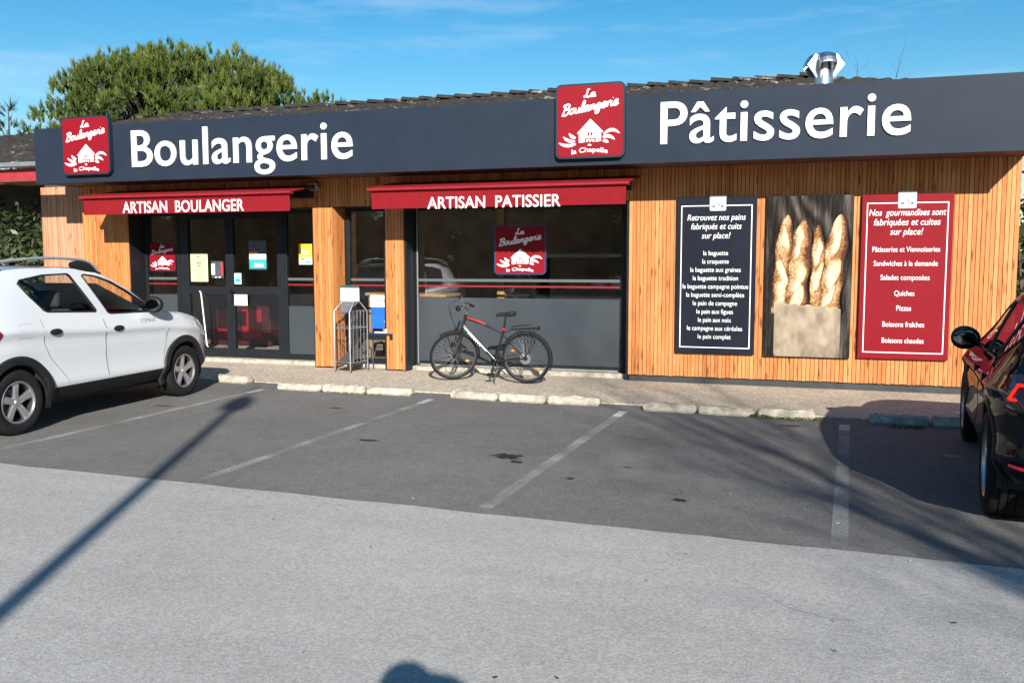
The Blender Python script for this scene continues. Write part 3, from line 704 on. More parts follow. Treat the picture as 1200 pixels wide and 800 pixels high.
def logo(name, label, x0, x1, z0, z1, Y, thick=.05, group=None, border=None):
    """rounded red plate with script lettering, a little white chapel and wheat ears"""
    t = thing(name, ((x0 + x1) / 2, Y, z0), label, 'sign', group)
    W, H = x1 - x0, z1 - z0; bd = W * .028; r_ = W * .085
    e = MB().prism(rrect(x0, x1, z0, z1, r_), Y, Y + thick); e.build('backing', border or M['slate_dark'], t, smooth=30)
    MB().prism(rrect(x0 + bd, x1 - bd, z0 + bd, z1 - bd, r_ * .8), Y - .003, Y - .0005).build('face', M['logo_red'], t)
    F = Y - .0035
    X = lambda u: x0 + u * W
    Z = lambda v: z1 - v * H
    L = MB(); wt = W * .0115
    script(L, 'La', X(.42), X(.58), Z(.185), H * .052, F, wt, slope=.05)
    script(L, 'Boulangerie', X(.09), X(.90), Z(.425), H * .073, F, wt, slope=.155)
    # arched words below
    def arched(body, u0, u1, v, cap, bow, off):
        q = MB(); text_into(q, body, X(u0), X(u1), Z(v), cap * H, F, d=.003, offset=off)
        mid = (X(u0) + X(u1)) / 2; hw = (X(u1) - X(u0)) / 2
        q.v = [(x, y, z - bow * H * ((x - mid) / hw) ** 2) for x, y, z in q.v]; L.add(q.v, q.f)
    arched('de', .475, .525, .835, .032, 0, .01); arched('la Chapelle', .24, .76, .915, .062, .028, .016)
    L.build('lettering', M['white'], t)
    E_ = MB(); Y0, Y1 = F - .004, F
    E_.prism([(X(.345), Z(.79)), (X(.345), Z(.665)), (X(.315), Z(.665)), (X(.51), Z(.475)), (X(.70), Z(.655)), (X(.665), Z(.655)), (X(.665), Z(.775)), (X(.59), Z(.785)), (X(.43), Z(.785))], Y0, Y1)
    for (a, b, c, d_, up_) in ((.30, .72, .20, .655, .01), (.29, .765, .115, .70, .015), (.30, .80, .05, .78, .02), (.70, .69, .93, .685, -.035), (.69, .73, .86, .765, -.02), (.69, .775, .77, .80, -.005)):
        pts = catmull([(X(a + (c - a) * q), 0, Z(b + (d_ - b) * q + up_ * math.sin(math.pi * q) * 1.5)) for q in (0, .35, .7, 1)], 4); k = len(pts)
        hw = [W * .023 * math.sin(math.pi * min(1, .10 + .9 * i / (k - 1))) ** .8 + .0005 for i in range(k)]
        up2, lo2 = [], []
        for i, p in enumerate(pts):
            tt = (pts[min(i + 1, k - 1)] - pts[max(i - 1, 0)]).normalized(); nn = Vector((-tt.z, 0, tt.x))
            jag = 1 + (.25 if i % 2 else -.05)
            up2.append((p + nn * hw[i] * jag)); lo2.append((p - nn * hw[i] * .8))
        E_.prism([(q.x, q.z) for q in up2 + lo2[::-1]], Y0, Y1)
    E_.build('emblem', M['white'], t)
    D2 = MB()
    for (a, b, c, d_) in ((.475, .655, .50, .70), (.515, .655, .54, .70), (.43, .735, .45, .786), (.57, .735, .59, .786), (.43, .735, .59, .748), (.475, .765, .50, .786), (.52, .765, .545, .786)):
        D2.box(X(a), X(c), F - .0062, F - .0042, Z(d_), Z(b))
    D2.prism([(X(.50), Z(.60)), (X(.51), Z(.585)), (X(.52), Z(.60)), (X(.51), Z(.615))], F - .0062, F - .0042)
    D2.build('emblem_detail', M['logo_red'], t)
    return t
LY = FY - .075
def rect_at(p_tl, p_br, Y):
    a, b = at(*p_tl, Y), at(*p_br, Y); return a[0], b[0], b[1], a[1]
x0, x1, z0, z1 = rect_at((71, 138), (130, 204), LY); logo('logo_sign', 'square red logo sign with a white chapel left of the word Boulangerie', x0, x1, z0, z1, LY, .07, 'red logo signs with a white chapel')
x0, x1, z0, z1 = rect_at((651, 100), (732, 184), LY); logo('logo_sign', 'square red logo sign with a white chapel between the two big words', x0, x1, z0, z1, LY, .07, 'red logo signs with a white chapel')
x0, x1, z0, z1 = rect_at((579, 264), (640, 322), GY - .03); logo('logo_sign', 'red logo sign with a white chapel on the big window above the bicycle', x0, x1, z0, z1, GY - .03, .02, 'red logo signs with a white chapel', border=mat('navy_border', (.02, .035, .12), .4))
x0, x1, z0, z1 = rect_at((174, 284), (206, 318), GY + .02); logo('logo_sign', 'small red logo sticker with a white chapel on the glass beside the entrance door', x0, x1, z0, z1, GY + .026, .010, 'red logo signs with a white chapel')

# ------------------------------------------------------------------ awnings
def awning(label, x0, x1, txt, t0, t1, tz0, tz1):
    t = thing('awning', ((x0 + x1) / 2, 12, 2.4), label, 'awning', 'red awnings over the shopfront')
    V = MB(); V.box(x0 + .03, x1 - .03, 11.20, 11.212, 2.372, 2.62, ch=.003)
    V.add([(x0 + .03, 11.206, 2.372), (x0 + .03, 11.206, 2.60), (x0 + .03, 11.97, 2.70), (x0 + .03, 11.97, 2.62)], [(0, 1, 2, 3)])
    V.build('valance', M['awning'], t)
    H_ = MB(); H_.prism([(0, 0), (1, 0), (1, 1), (0, 1)], 0, 1); H_.v = []; H_.f = []; H_.mi = []
    prof = [(11.17, 2.605), (11.145, 2.62), (11.15, 2.648), (11.22, 2.668), (11.98, 2.79), (11.98, 2.77), (11.24, 2.65), (11.22, 2.605)]
    k = len(prof)
    H_.add([(x0 - .015, y, z) for y, z in prof] + [(x1 + .015, y, z) for y, z in prof],
           [tuple(range(k)), tuple(range(2 * k - 1, k - 1, -1))] + [(i, (i + 1) % k, (i + 1) % k + k, i + k) for i in range(k)])
    H_.build('hood', M['awning_lip'], t, smooth=25)
    A = MB()
    for xx in (x0 + .3, x1 - .3): A.box(xx - .03, xx + .03, 11.28, 11.99, 2.60, 2.635, ch=.006)
    A.box(x0 + .1, x1 - .1, 11.90, 11.992, 2.60, 2.72, ch=.01)
    A.build('arm', M['black'], t)
    a0 = at(*t0, 11.2); a1 = at(*t1, 11.2); zc = at(*tz1, 11.2)[1]; zb = (at(*tz0, 11.2)[1] + a1[1]) / 2
    v_ = text_geo(txt, .012, 0, 1.02)[0][:, 0]; k_ = (a1[0] - a0[0]) / (v_.max() - v_.min()); w1, w2 = txt.split('  ')
    va = text_geo(w1, .012, 0, 1.02)[0][:, 0]; vb = text_geo(w2, .012, 0, 1.02)[0][:, 0]
    text_into(MB(), w1, a0[0], a0[0] + (va.max() - va.min()) * k_, zb, zc - zb, 11.1995, d=.004, offset=.012, space=1.02).build('lettering', M['white'], t)
    text_into(MB(), w2, a1[0] - (vb.max() - vb.min()) * k_, a1[0], zb, zc - zb, 11.1995, d=.004, offset=.012, space=1.02).build('lettering', M['white'], t)
    return t
awning('red awning over the entrance doors lettered ARTISAN BOULANGER', -10.52, -6.86, 'ARTISAN  BOULANGER', (144, 249), (286, 247.5), (144, 249), (144, 237))
awning('red awning over the big window lettered ARTISAN PATISSIER', -5.64, -2.07, 'ARTISAN  PATISSIER', (501, 244), (657, 242), (501, 244), (501, 231.5))

# ------------------------------------------------------------------ wall panels
WY = 11.945
def border_frame(mb, x0, x1, z0, z1, y, wd=.012, mi=0):
    mb.box(x0, x1, y - .002, y - .0003, z0, z0 + wd, mi); mb.box(x0, x1, y - .002, y - .0003, z1 - wd, z1, mi)
    mb.box(x0, x0 + wd, y - .002, y - .0003, z0 + wd, z1 - wd, mi); mb.box(x1 - wd, x1, y - .002, y - .0003, z0 + wd, z1 - wd, mi)
def panel(name, label, x0, x1, z0, z1, m, head, items, badge_px, hs, is_):
    t = thing(name, ((x0 + x1) / 2, WY, z0), label, 'panel')
    MB().box(x0, x1, WY, WY + .03, z0, z1, ch=.004).build('board', m, t)
    b = MB(); border_frame(b, x0 + .055, x1 - .055, z0 + .075, z1 - .10, WY, .013); b.build('border', M['white'], t)
    xc = (x0 + x1) / 2
    for txt, zb, hw in head: text_into(MB(), txt, xc - hw / 2, xc + hw / 2, zb, hs, WY - .0005, d=.002, offset=.005, shear=.22).build('heading_line', M['white'], t)
    for txt, py, wpx in items: text_into(MB(), txt, xc - wpx / 2, xc + wpx / 2, py, is_, WY - .0005, d=.002, offset=.004).build('list_line', M['white'], t)
    bx0, bx1, bz0, bz1 = badge_px
    B = MB().prism(rrect(bx0, bx1, bz0, bz1, .02), WY - .006, WY - .0005)
    bo = B.build('badge', mat('badge_white', (.40, .42, .44), .6), t)
    mk = MB(); mx_ = (bx0 + bx1) / 2; mz = bz0 + (bz1 - bz0) * .40
    mk.tube([(mx_ - .03, WY - .007, mz - .03), (mx_, WY - .007, mz + .03), (mx_ + .03, WY - .007, mz - .03)], .006, n=4, flat=.2)
    for dx in (-.055, .055): mk.box(mx_ + dx - .014, mx_ + dx + .014, WY - .0075, WY - .0062, mz - .03, mz - .015)
    mk.build('badge_mark', M['poster_slate'], bo)
    return t
def zpx(py, pxx=840): return at(pxx, py, WY)[1]
PX0, PX1, PZ0, PZ1 = -1.56, -.548, .45, 2.48
lst = ['la baguette', 'la craquante', 'la baguette aux graines', 'la baguette tradition', 'la baguette campagne pointue', 'la baguette semi-complète', 'le pain de campagne', 'le pain aux figues', 'le pain aux noix', 'le campagne aux céréales', 'le pain complet']
wds = [29, 31, 59, 53, 77, 68, 52, 43, 39, 65, 39]
ppm = 1050 / 12.75
panel('bread_list_panel', 'dark slate wall panel listing breads in white left of the baguette picture', PX0, PX1, PZ0, PZ1, M['poster_slate'],
      [('Retrouvez nos pains', zpx(258), .74), ('fabriqués et cuits', zpx(268.5), .64), ('sur place!', zpx(279.3), .365)],
      [(t_, zpx(299 + 9.8 * i), w_ * .01086) for i, (t_, w_) in enumerate(zip(lst, wds))],
      (*rect_at((832, 229), (851, 247), WY),), .075, .058)
RX0, RX1 = .705, 1.735
def zpr(py): return at(1062, py, WY)[1]
def zpr(py): return at(1062, py, WY)[1]
its = [('Pâtisseries et Viennoiseries', 295, 77), ('Sandwiches à la demande', 311.5, 73), ('Salades composées', 328, 56), ('Quiches', 346.5, 23), ('Pizzas', 364, 17), ('Boissons fraîches', 383, 48), ('Boissons chaudes', 402, 48)]
panel('treats_list_panel', 'bright red wall panel listing pastries and snacks in white nearest the dark car', RX0, RX1, .45, 2.47, M['poster_red'],
      [('Nos  gourmandises sont', zpr(252.5), .865), ('fabriquées et cuites', zpr(263.8), .75), ('sur place!', zpr(275), .37)],
      [(t_, zpr(p_), w_ * .0099) for t_, p_, w_ in its], (*rect_at((1053, 224), (1074, 244), WY),), .078, .062)
# printed baguette picture: colours on a fine grid of one flat panel
def bread_picture():
    nx, nz = 132, 262; u, v = np.meshgrid(np.linspace(0, 1, nx), np.linspace(0, 1, nz)); g = np.random.default_rng(3)
    def noise(sx, sz, seed):
        gg = np.random.default_rng(seed); a = gg.random((int(sz) + 2, int(sx) + 2)); x = u * sx; z = v * sz; i = x.astype(int); j = z.astype(int); fx = x - i; fz = z - j
        fx = fx * fx * (3 - 2 * fx); fz = fz * fz * (3 - 2 * fz)
        return (a[j, i] * (1 - fx) + a[j, i + 1] * fx) * (1 - fz) + (a[j + 1, i] * (1 - fx) + a[j + 1, i + 1] * fx) * fz
    grain = .5 * noise(46, 9, 1) + .3 * noise(90, 26, 2) + .2 * noise(14, 4, 4)
    ring = .5 + .5 * np.sin((u * 26 + 5 * noise(3, 3, 9) + 2.4 * np.exp(-((u - .45) / .22) ** 2) * (v - .8) * 16))
    C = np.zeros((nz, nx, 3)); base = (.007 + .15 * (grain * .65 + .35 * ring) ** 3.0)[..., None]; C[:] = base * np.array([1.15, 1.0, .88])
    dark = np.array([.075, .030, .012]); gold = np.array([.36, .195, .085]); cream = np.array([.60, .465, .31])
    def loaf(pts, hw, seed, slashes):
        nonlocal C
        pts = np.array(pts); vv = v; cu = np.interp(vv, pts[:, 1], pts[:, 0]); top = pts[-1, 1]
        q = np.clip((top - vv) / .20, 0, 1); half = .93 * hw * np.clip(1 - (1 - q) ** 2.0, 0, 1) ** .62 * (1 + .09 * np.sin(vv * 31 + seed))
        s_ = (u - cu) / np.maximum(half, 1e-4); m = (np.abs(s_) < 1) & (vv < top) & (vv > .27)
        t_ = np.clip(.50 + .22 * (-s_) - .60 * np.abs(s_) ** 3 + .42 * (noise(64, 120, seed) - .5) + 1.0 * (noise(10, 14, seed + 50) - .5), 0, 1)
        for (sv, su, sl, wv) in slashes:
            dv = (vv - sv); du = (s_ - su) - dv * sl; e = ((dv + .03 * (noise(9, 12, seed + 3) - .5)) / .095) ** 2 + ((du + .5 * (noise(11, 19, seed + 4) - .5)) / wv) ** 2
            t_ = np.where(e < 1, t_ * np.clip(e, 0, 1) ** 2 + (1 - np.clip(e, 0, 1) ** 2) * np.clip(.98 + .45 * (noise(50, 90, seed + 7) - .5), 0, 1.15), t_); rim = (e >= .9) & (e < 1.5) & (du > .0); t_ = np.where(rim, t_ * .45, t_)
        t_ = t_ + (.0 + .9 * np.clip(noise(90, 170, seed + 20) - .50, 0, 1) + .5 * np.clip(noise(16, 26, seed + 21) - .5, 0, 1)) * np.clip(.75 - s_, 0, 1)
        t2 = np.clip(t_, 0, 1.2)[..., None]
        c = np.where(t2 < .5, dark + (gold - dark) * (t2 / .5), gold + (cream - gold) * ((t2 - .5) / .5))
        C = np.where(m[..., None], np.clip(c, .02, .92), C)
        sh = (~m) & (np.abs(s_ - .12) < 1.18) & (vv < top + .005) & (vv > .27)
        C = np.where(sh[..., None], C * .30, C)
    loaf([(.60, .2), (.615, .6), (.605, .82)], .085, 13, [(.66, .0, 4, .5), (.50, .1, 5, .5)])
    loaf([(.17, .2), (.20, .6), (.245, .885)], .105, 31, [(.74, .0, -5, .55), (.52, .0, -5, .5)])
    loaf([(.345, .2), (.40, .6), (.44, .855)], .125, 47, [(.70, -.35, 3, .36), (.50, .05, 4, .5), (.36, 0, 3, .45)])
    loaf([(.74, .2), (.80, .6), (.865, .885)], .125, 62, [(.72, .0, 5, .46), (.52, .1, 5, .5), (.37, -.2, 5, .4)])
    top = .345 - .045 * u + .006 * np.sin(u * 40); m = (u > .085 + .03 * (1 - v)) & (u < .885 + .02 * v) & (v < top)
    cr = noise(9, 14, 71); fold = np.abs(noise(5, 7, 72) - .5) * 2; fold2 = np.abs(noise(8, 11, 75) - .5) * 2
    cre = lambda a, b, c, wd_: np.clip((a * u + b * v - c) / wd_, -1, 1) * np.exp(-np.abs(a * u + b * v - c) / .07)
    t_ = .84 + .40 * (cr - .5) + .30 * (noise(24, 30, 78) - .5) + .22 * (np.abs(noise(7, 9, 79) - .5) - .2) + 0.07 * cre(.9, -.5, .12, .02) - .09 * cre(.8, .7, .66, .016) + .07 * cre(-.35, 1, .02, .014) * (u < .6) - .09 * cre(.95, .12, .80, .016) + .08 * cre(.25, 1, .245, .012) * (u > .45) * (v < .14) + .04 * (g.random(u.shape) - .5) - .12 * np.clip((.09 - v) / .09, 0, 1) * (fold2 > .5)
    bag = np.clip(t_, .25, 1.15)[..., None] * np.array([.31, .25, .185]); C = np.where(m[..., None], bag, C)
    edge_ = m & (v > top - .008); C = np.where(edge_[..., None], C * 1.2, C)
    return np.clip(C, .003, .85), u, v
Cc, uu, vv_ = bread_picture(); nz_, nx_ = uu.shape
BX0, BX1, BZ0, BZ1 = -.425, .612, .44, 2.48
bp_ = thing('baguette_picture', ((BX0 + BX1) / 2, WY, BZ0), 'tall wall panel picturing four baguettes in a paper bag between two lists', 'panel')
MB().box(BX0, BX1, WY, WY + .03, BZ0, BZ1, ch=.003).build('board', M['poster_slate'], bp_)
idx = np.arange(nx_ * nz_).reshape(nz_, nx_)
fc = np.stack([idx[:-1, :-1], idx[:-1, 1:], idx[1:, 1:], idx[1:, :-1]], -1).reshape(-1)
vt = np.stack([BX0 + .006 + uu * (BX1 - BX0 - .012), np.full_like(uu, WY - .0015), BZ0 + .006 + vv_ * (BZ1 - BZ0 - .012)], -1).reshape(-1, 3)
pp = np_mesh('print', vt, fc, 4, vcol_mat('printed_picture', 'print'), bp_)
ca = pp.data.color_attributes.new('print', 'FLOAT_COLOR', 'POINT'); ca.data.foreach_set('color', np.concatenate([Cc.reshape(-1, 3), np.ones((nx_ * nz_, 1))], 1).astype(np.float32).ravel())

# ------------------------------------------------------------------ things on and behind the glass
def notice(name, label, px, Y, m, extra=None, cat='notice', sheet_col=None):
    x0, x1, z0, z1 = rect_at(px[:2], px[2:], Y)
    t = thing(name, ((x0 + x1) / 2, Y, z0), label, cat)
    MB().box(x0, x1, Y, Y + .003, z0, z1).build('paper', m, t)
    if extra: extra(t, x0, x1, z0, z1, Y)
    return t
paper_green = mat('pale_green_paper', (.62, .66, .33), .8, var=(5, .04)); ink = mat('ink', (.03, .03, .03), .8)
paper_white = mat('white_paper', (.74, .75, .76), .7); teal = mat('teal_print', (.02, .34, .40), .6); orange = mat('orange_print', (.75, .22, .02), .6)
yellow = mat('yellow_print', (.80, .44, .03), .6); cream_p = mat('cream_print', (.70, .66, .50), .7); green_p = mat('green_print', (.10, .30, .12), .6); photo_d = mat('photo_dark', (.05, .06, .08), .5, var=(30, .6))
NY = GY + .012
def ex_green(t, x0, x1, z0, z1, Y):
    q = MB(); xc = (x0 + x1) / 2; H = z1 - z0; W = x1 - x0
    text_into(q, 'INFO', 0, 0, z1 - .15 * H, .05 * H * 1.2, Y, d=.0015, offset=.02, xc=xc)
    for f, wd in ((.22, .8), (.52, .35), (.585, .7), (.65, .6), (.73, .7), (.80, .5), (.86, .6)): q.box(xc - wd * W / 2, xc + wd * W / 2, Y - .0015, Y - .0003, z1 - f * H - .004, z1 - f * H + .004)
    q.tube([(xc - .04, Y - .001, z1 - .33 * H), (xc - .03, Y - .001, z1 - .44 * H), (xc + .03, Y - .001, z1 - .44 * H), (xc + .04, Y - .001, z1 - .33 * H), (xc - .04, Y - .001, z1 - .33 * H)], .008, n=4, flat=.1)
    q.build('print', ink, t)
def blocks(lst_):
    def f(t, x0, x1, z0, z1, Y):
        for i, (a, b, c, d, m, nm) in enumerate(lst_):
            MB().box(x0 + a * (x1 - x0), x0 + b * (x1 - x0), Y - .0014 - .0002 * i, Y - .0003, z0 + c * (z1 - z0), z0 + d * (z1 - z0)).build(nm, m, t)
    return f
notice('notice', 'pale green notice taped to the left door leaf', (223, 297, 244, 330), NY, paper_green, ex_green)
notice('poster', 'colourful poster with teal and orange print high on the right door leaf', (291, 282, 313, 316), NY, photo_d,
       blocks([(.04, .96, .04, .36, teal, 'picture'), (.04, .96, .36, .54, paper_white, 'picture'), (.04, .5, .54, .62, orange, 'picture'), (.3, .8, .10, .22, paper_white, 'picture')]), 'poster')
notice('sticker', 'small pale teal sticker on the right door leaf above the white card', (274.5, 320, 283, 333), NY, mat('pale_teal', (.42, .60, .60), .6), blocks([(.15, .85, .2, .5, teal, 'print')]), 'sticker')
notice('card', 'blank white card stuck on the door rail under the handle', (274.5, 345, 290, 358), GY + .004, paper_white, None, 'card')
notice('poster', 'yellow and cream poster on the side glass next to the timber pillar', (350, 286, 366, 310), NY, yellow,
       blocks([(.0, 1, .0, .36, cream_p, 'picture'), (.1, .45, .22, .32, green_p, 'picture'), (.5, .9, .08, .16, teal, 'picture'), (.2, .85, .62, .68, paper_white, 'print'), (.2, .7, .50, .55, paper_white, 'print')]), 'poster')
notice('picture', 'small dark round-edged picture with cream and red sides on the left door leaf', (247.5, 306, 262, 326), NY, photo_d,
       blocks([(.0, .3, .2, .85, cream_p, 'picture'), (.8, 1, .15, .9, mat('red_print', (.4, .03, .03), .6), 'picture'), (.3, .45, .02, .1, paper_white, 'print'), (.6, .75, .02, .1, paper_white, 'print')]), 'picture')

# interior things seen through the glass
red_lam = mat('red_laminate', (.30, .008, .013), .4, var=(3, .1)); red_dark = mat('red_counter', (.05, .003, .004), .5)
def icounter(x0, x1, y, label):
    t = thing('counter', ((x0 + x1) / 2, y, .1), label, 'counter')
    MB().box(x0, x1, y, y + .7, .11, 1.0, ch=.01).build('cabinet', red_dark, t)
    MB().box(x0 - .05, x1 + .05, y - .06, y + .75, 1.003, 1.05, ch=.01).build('worktop', M['black'], t)
    for a in (.12, .55):
        q = x0 + (x1 - x0) * a; MB().box(q, q + (x1 - x0) * .32, y - .02, y - .002, .25, .78, ch=.005).build('door_panel', red_lam, t)
    return t
icounter(-10.5, -9.2, 14.2, 'red counter with brighter red door panels inside the entrance')
ow = mat('oak', (.45, .24, .09), .5, var=(12, .25), scale=(1, 1, .2))
def inpost(px, Y, label):
    x, _ = at(px, 330, Y); t = MB().box(x - .06, x + .06, Y - .06, Y + .06, .1, 2.72, ch=.006).build('post', ow); return tag(t, label, 'post')
inpost(588, 12.9, 'pale oak post standing just inside the big window')
def table(x, y, label, wd=.75):
    t = thing('table', (x, y, .1), label, 'table')
    MB().box(x - wd / 2, x + wd / 2, y - .32, y + .32, 1.10, 1.145, ch=.008).build('tabletop', ow, t)
    for sx in (-1, 1):
        for sy in (-1, 1): MB().box(x + sx * (wd / 2 - .07) - .025, x + sx * (wd / 2 - .07) + .025, y + sy * .25 - .025, y + sy * .25 + .025, .105, 1.098).build('leg', ow, t)
table(-5.75, 13.3, 'high oak table inside the left end of the big window', 1.0)
table(-6.55, 13.6, 'high oak table inside behind the narrow window', .5)
def chair(x, y, label):
    t = thing('chair', (x, y, .1), label, 'chair'); wm_ = M['white']
    MB().box(x - .2, x + .2, y - .2, y + .2, .55, .58, ch=.01).build('seat', wm_, t)
    b = MB()
    for k in range(5): b.tube(catmull([(x - .18 + .09 * k, y + .19, .58), (x - .18 + .09 * k, y + .24, .85), (x - .15 + .075 * k, y + .27, 1.12)], 3), .012, n=6)
    b.tube([(x - .19, y + .27, 1.13), (x + .19, y + .27, 1.13)], .018); b.build('backrest', wm_, t)
    for sx in (-1, 1):
        for sy in (-1, 1): MB().tube([(x + sx * .17, y + sy * .17, .55), (x + sx * .2, y + sy * .2, .1)], .013).build('leg', M['black'], t)
chair(at(601, 345, 13.1)[0], 13.1, 'white slat back chair inside beside the oak post')
shelf_m = mat('shelf_grey', (.10, .105, .11), .5)
t = thing('display_case', (-3.2, 15, .1), 'dim glass display case at the back of the shop right of the window logo', 'display case')
MB().box(-4.4, -1.7, 15.0, 15.8, .11, .9).build('cabinet', shelf_m, t)
MB().box(-4.4, -1.7, 15.0, 15.8, 1.72, 1.78).build('top_shelf', mat('steel', (.4, .42, .44), .35, metal=.8), t)
for x in (-4.38, -1.74): MB().box(x, x + .04, 15.02, 15.78, .905, 1.715).build('post', shelf_m, t)

# floodlight above the pillar
fx, fz = at(368, 217, 11.9)
t = thing('floodlight', (fx, 11.99, fz), 'small floodlight fixed to the timber above the left pillar', 'floodlight')
MB().box(fx - .02, fx + .02, 11.93, 11.995, fz - .06, fz + .06, ch=.004).build('bracket', M['black'], t)
q = MB().box(-.07, .07, -.03, .03, -.06, .06, ch=.01).xf(Matrix.Translation((fx, 11.87, fz - .02)) @ Matrix.Rotation(R(35), 4, 'X')); q.build('housing', M['zinc'], t)
q = MB().box(-.055, .055, -.036, -.031, -.045, .045).xf(Matrix.Translation((fx, 11.87, fz - .02)) @ Matrix.Rotation(R(35), 4, 'X')); q.build('lens', M['film'], t)

# ------------------------------------------------------------------ newspaper rack and display stand
steel = mat('galvanised_wire', (.34, .35, .37), .42, metal=.7, var=(20, .2))
rx, ry = -6.27, 11.78
rk = thing('newspaper_rack', (rx, ry, .075), 'grey tubular wire newspaper rack with a white header box beside the pillar', 'newspaper rack', rz=R(-14))
fr_ = MB(); W2 = .15; D2 = .19
for sx in (-1, 1):
    fr_.tube([(sx * W2, -D2, 0), (sx * W2, -D2, .86), (sx * W2 * .8, -D2 * .3, 1.0), (sx * W2 * .8, .02, 1.05)], .011, n=8)
    fr_.tube([(sx * W2, D2, 0), (sx * W2, D2, .86), (sx * W2 * .8, .06, 1.0)], .011, n=8)
    for z in (.12, .62): fr_.tube([(sx * W2, -D2, z), (sx * W2, D2, z)], .007, n=6)
    for k in range(1, 5): fr_.tube([(sx * W2, -D2 + k * .076, .12), (sx * W2, -D2 + k * .076, .88)], .004, n=5)
for z in (.12, .62, .86):
    for sy in (-1, 1): fr_.tube([(-W2, sy * D2, z), (W2, sy * D2, z)], .007, n=6)
for k in range(1, 5): fr_.tube([(-W2 + k * .06, D2, .12), (-W2 + k * .06, D2, .86)], .004, n=5)
fr_.build('frame', steel, rk, smooth=50, world=False)
sh = MB(); sh.add([(-W2 + .01, -D2 + .02, .10), (W2 - .01, -D2 + .02, .10), (W2 - .01, D2 - .01, .30), (-W2 + .01, D2 - .01, .30)], [(0, 1, 2, 3)]); sh.box(-W2 + .012, W2 - .012, -D2 + .02, D2 - .02, .085, .097)
sh.build('tray', mat('dark_tray', (.05, .055, .06), .6), rk, world=False)
fn = MB(); fn.add([(-.125, -.06, 1.0), (.125, -.06, 1.0), (.02, -.17, .80), (-.02, -.17, .80), (-.125, .06, 1.0), (.125, .06, 1.0)], [(0, 1, 2, 3), (0, 3, 4), (1, 5, 2)])
fn.build('funnel', steel, rk, world=False)
hb = MB().box(-.13, .13, -.075, .06, 1.0, 1.20, ch=.012); hbo = hb.build('header', mat('header_white', (.70, .72, .73), .5, var=(6, .05)), rk, world=False)
MB().box(-.13, .13, -.07, .06, 1.203, 1.235, ch=.012).build('header_cap', mat('cap_green', (.03, .10, .09), .5), hbo, world=False)
tx = MB()
for z, wd in ((1.135, .13), (1.105, .15)):
    for k in range(6): tx.box(-wd / 2 + k * wd / 6, -wd / 2 + k * wd / 6 + wd / 9, -.0775, -.0755, z - .009, z + .009)
tx.build('print', mat('grey_print', (.22, .25, .28), .7), hbo, world=False)
dx0, dx1, dz0, dz1 = -6.10, -5.70, .1, 1.16
ds = thing('display_stand', (-5.9, 12.08, .1), 'blue counter display stand with a white header half hidden behind the pillar', 'display stand')
MB().box(dx0, dx1, 12.10, 12.13, .66, .975, ch=.003).build('back_panel', mat('blue_print', (.008, .11, .46), .5, var=(8, .15)), ds)
hd_ = MB().box(dx0 - .005, dx1 + .005, 12.085, 12.125, .98, 1.16, ch=.003).build('header', mat('white_header', (.62, .64, .68), .6), ds)
q = MB()
for k in range(6): q.box(dx0 + .09 + k * .034, dx0 + .112 + k * .034, 12.0825, 12.0845, 1.055, 1.10)
q.box(dx0 + .09, dx0 + .27, 12.0825, 12.0845, 1.02, 1.028); q.build('print', mat('grey_print_b', (.25, .28, .33), .7), hd_)
MB().tube([((dx0 + .24), 12.096, .76), (dx0 + .24, 12.096, .80)], [.022, .002], n=8).build('drop_mark', M['white'], ds)
MB().box(dx0 - .12, dx1, 11.98, 12.10, .57, .60, ch=.004).build('shelf', mat('dark_blue', (.01, .02, .06), .5), ds)
MB().box(dx0 - .10, dx1, 12.0, 12.10, .50, .568, ch=.004).build('shelf_front', M['black'], ds)
for x in (dx0 - .08, dx0 + .05): MB().tube([(x, 12.05, .085), (x, 12.05, .50)], .009, n=8).build('leg', mat('blue_leg', (.015, .05, .18), .5), ds)
pl = MB().box(dx0 + .10, dx0 + .34, 12.0, 12.07, .603, .622, ch=.004); pl.sphere((dx0 + .30, 12.03, .645), .03, sc=(1.6, 1, .8)); pl.build('leaflets', M['white'], ds)

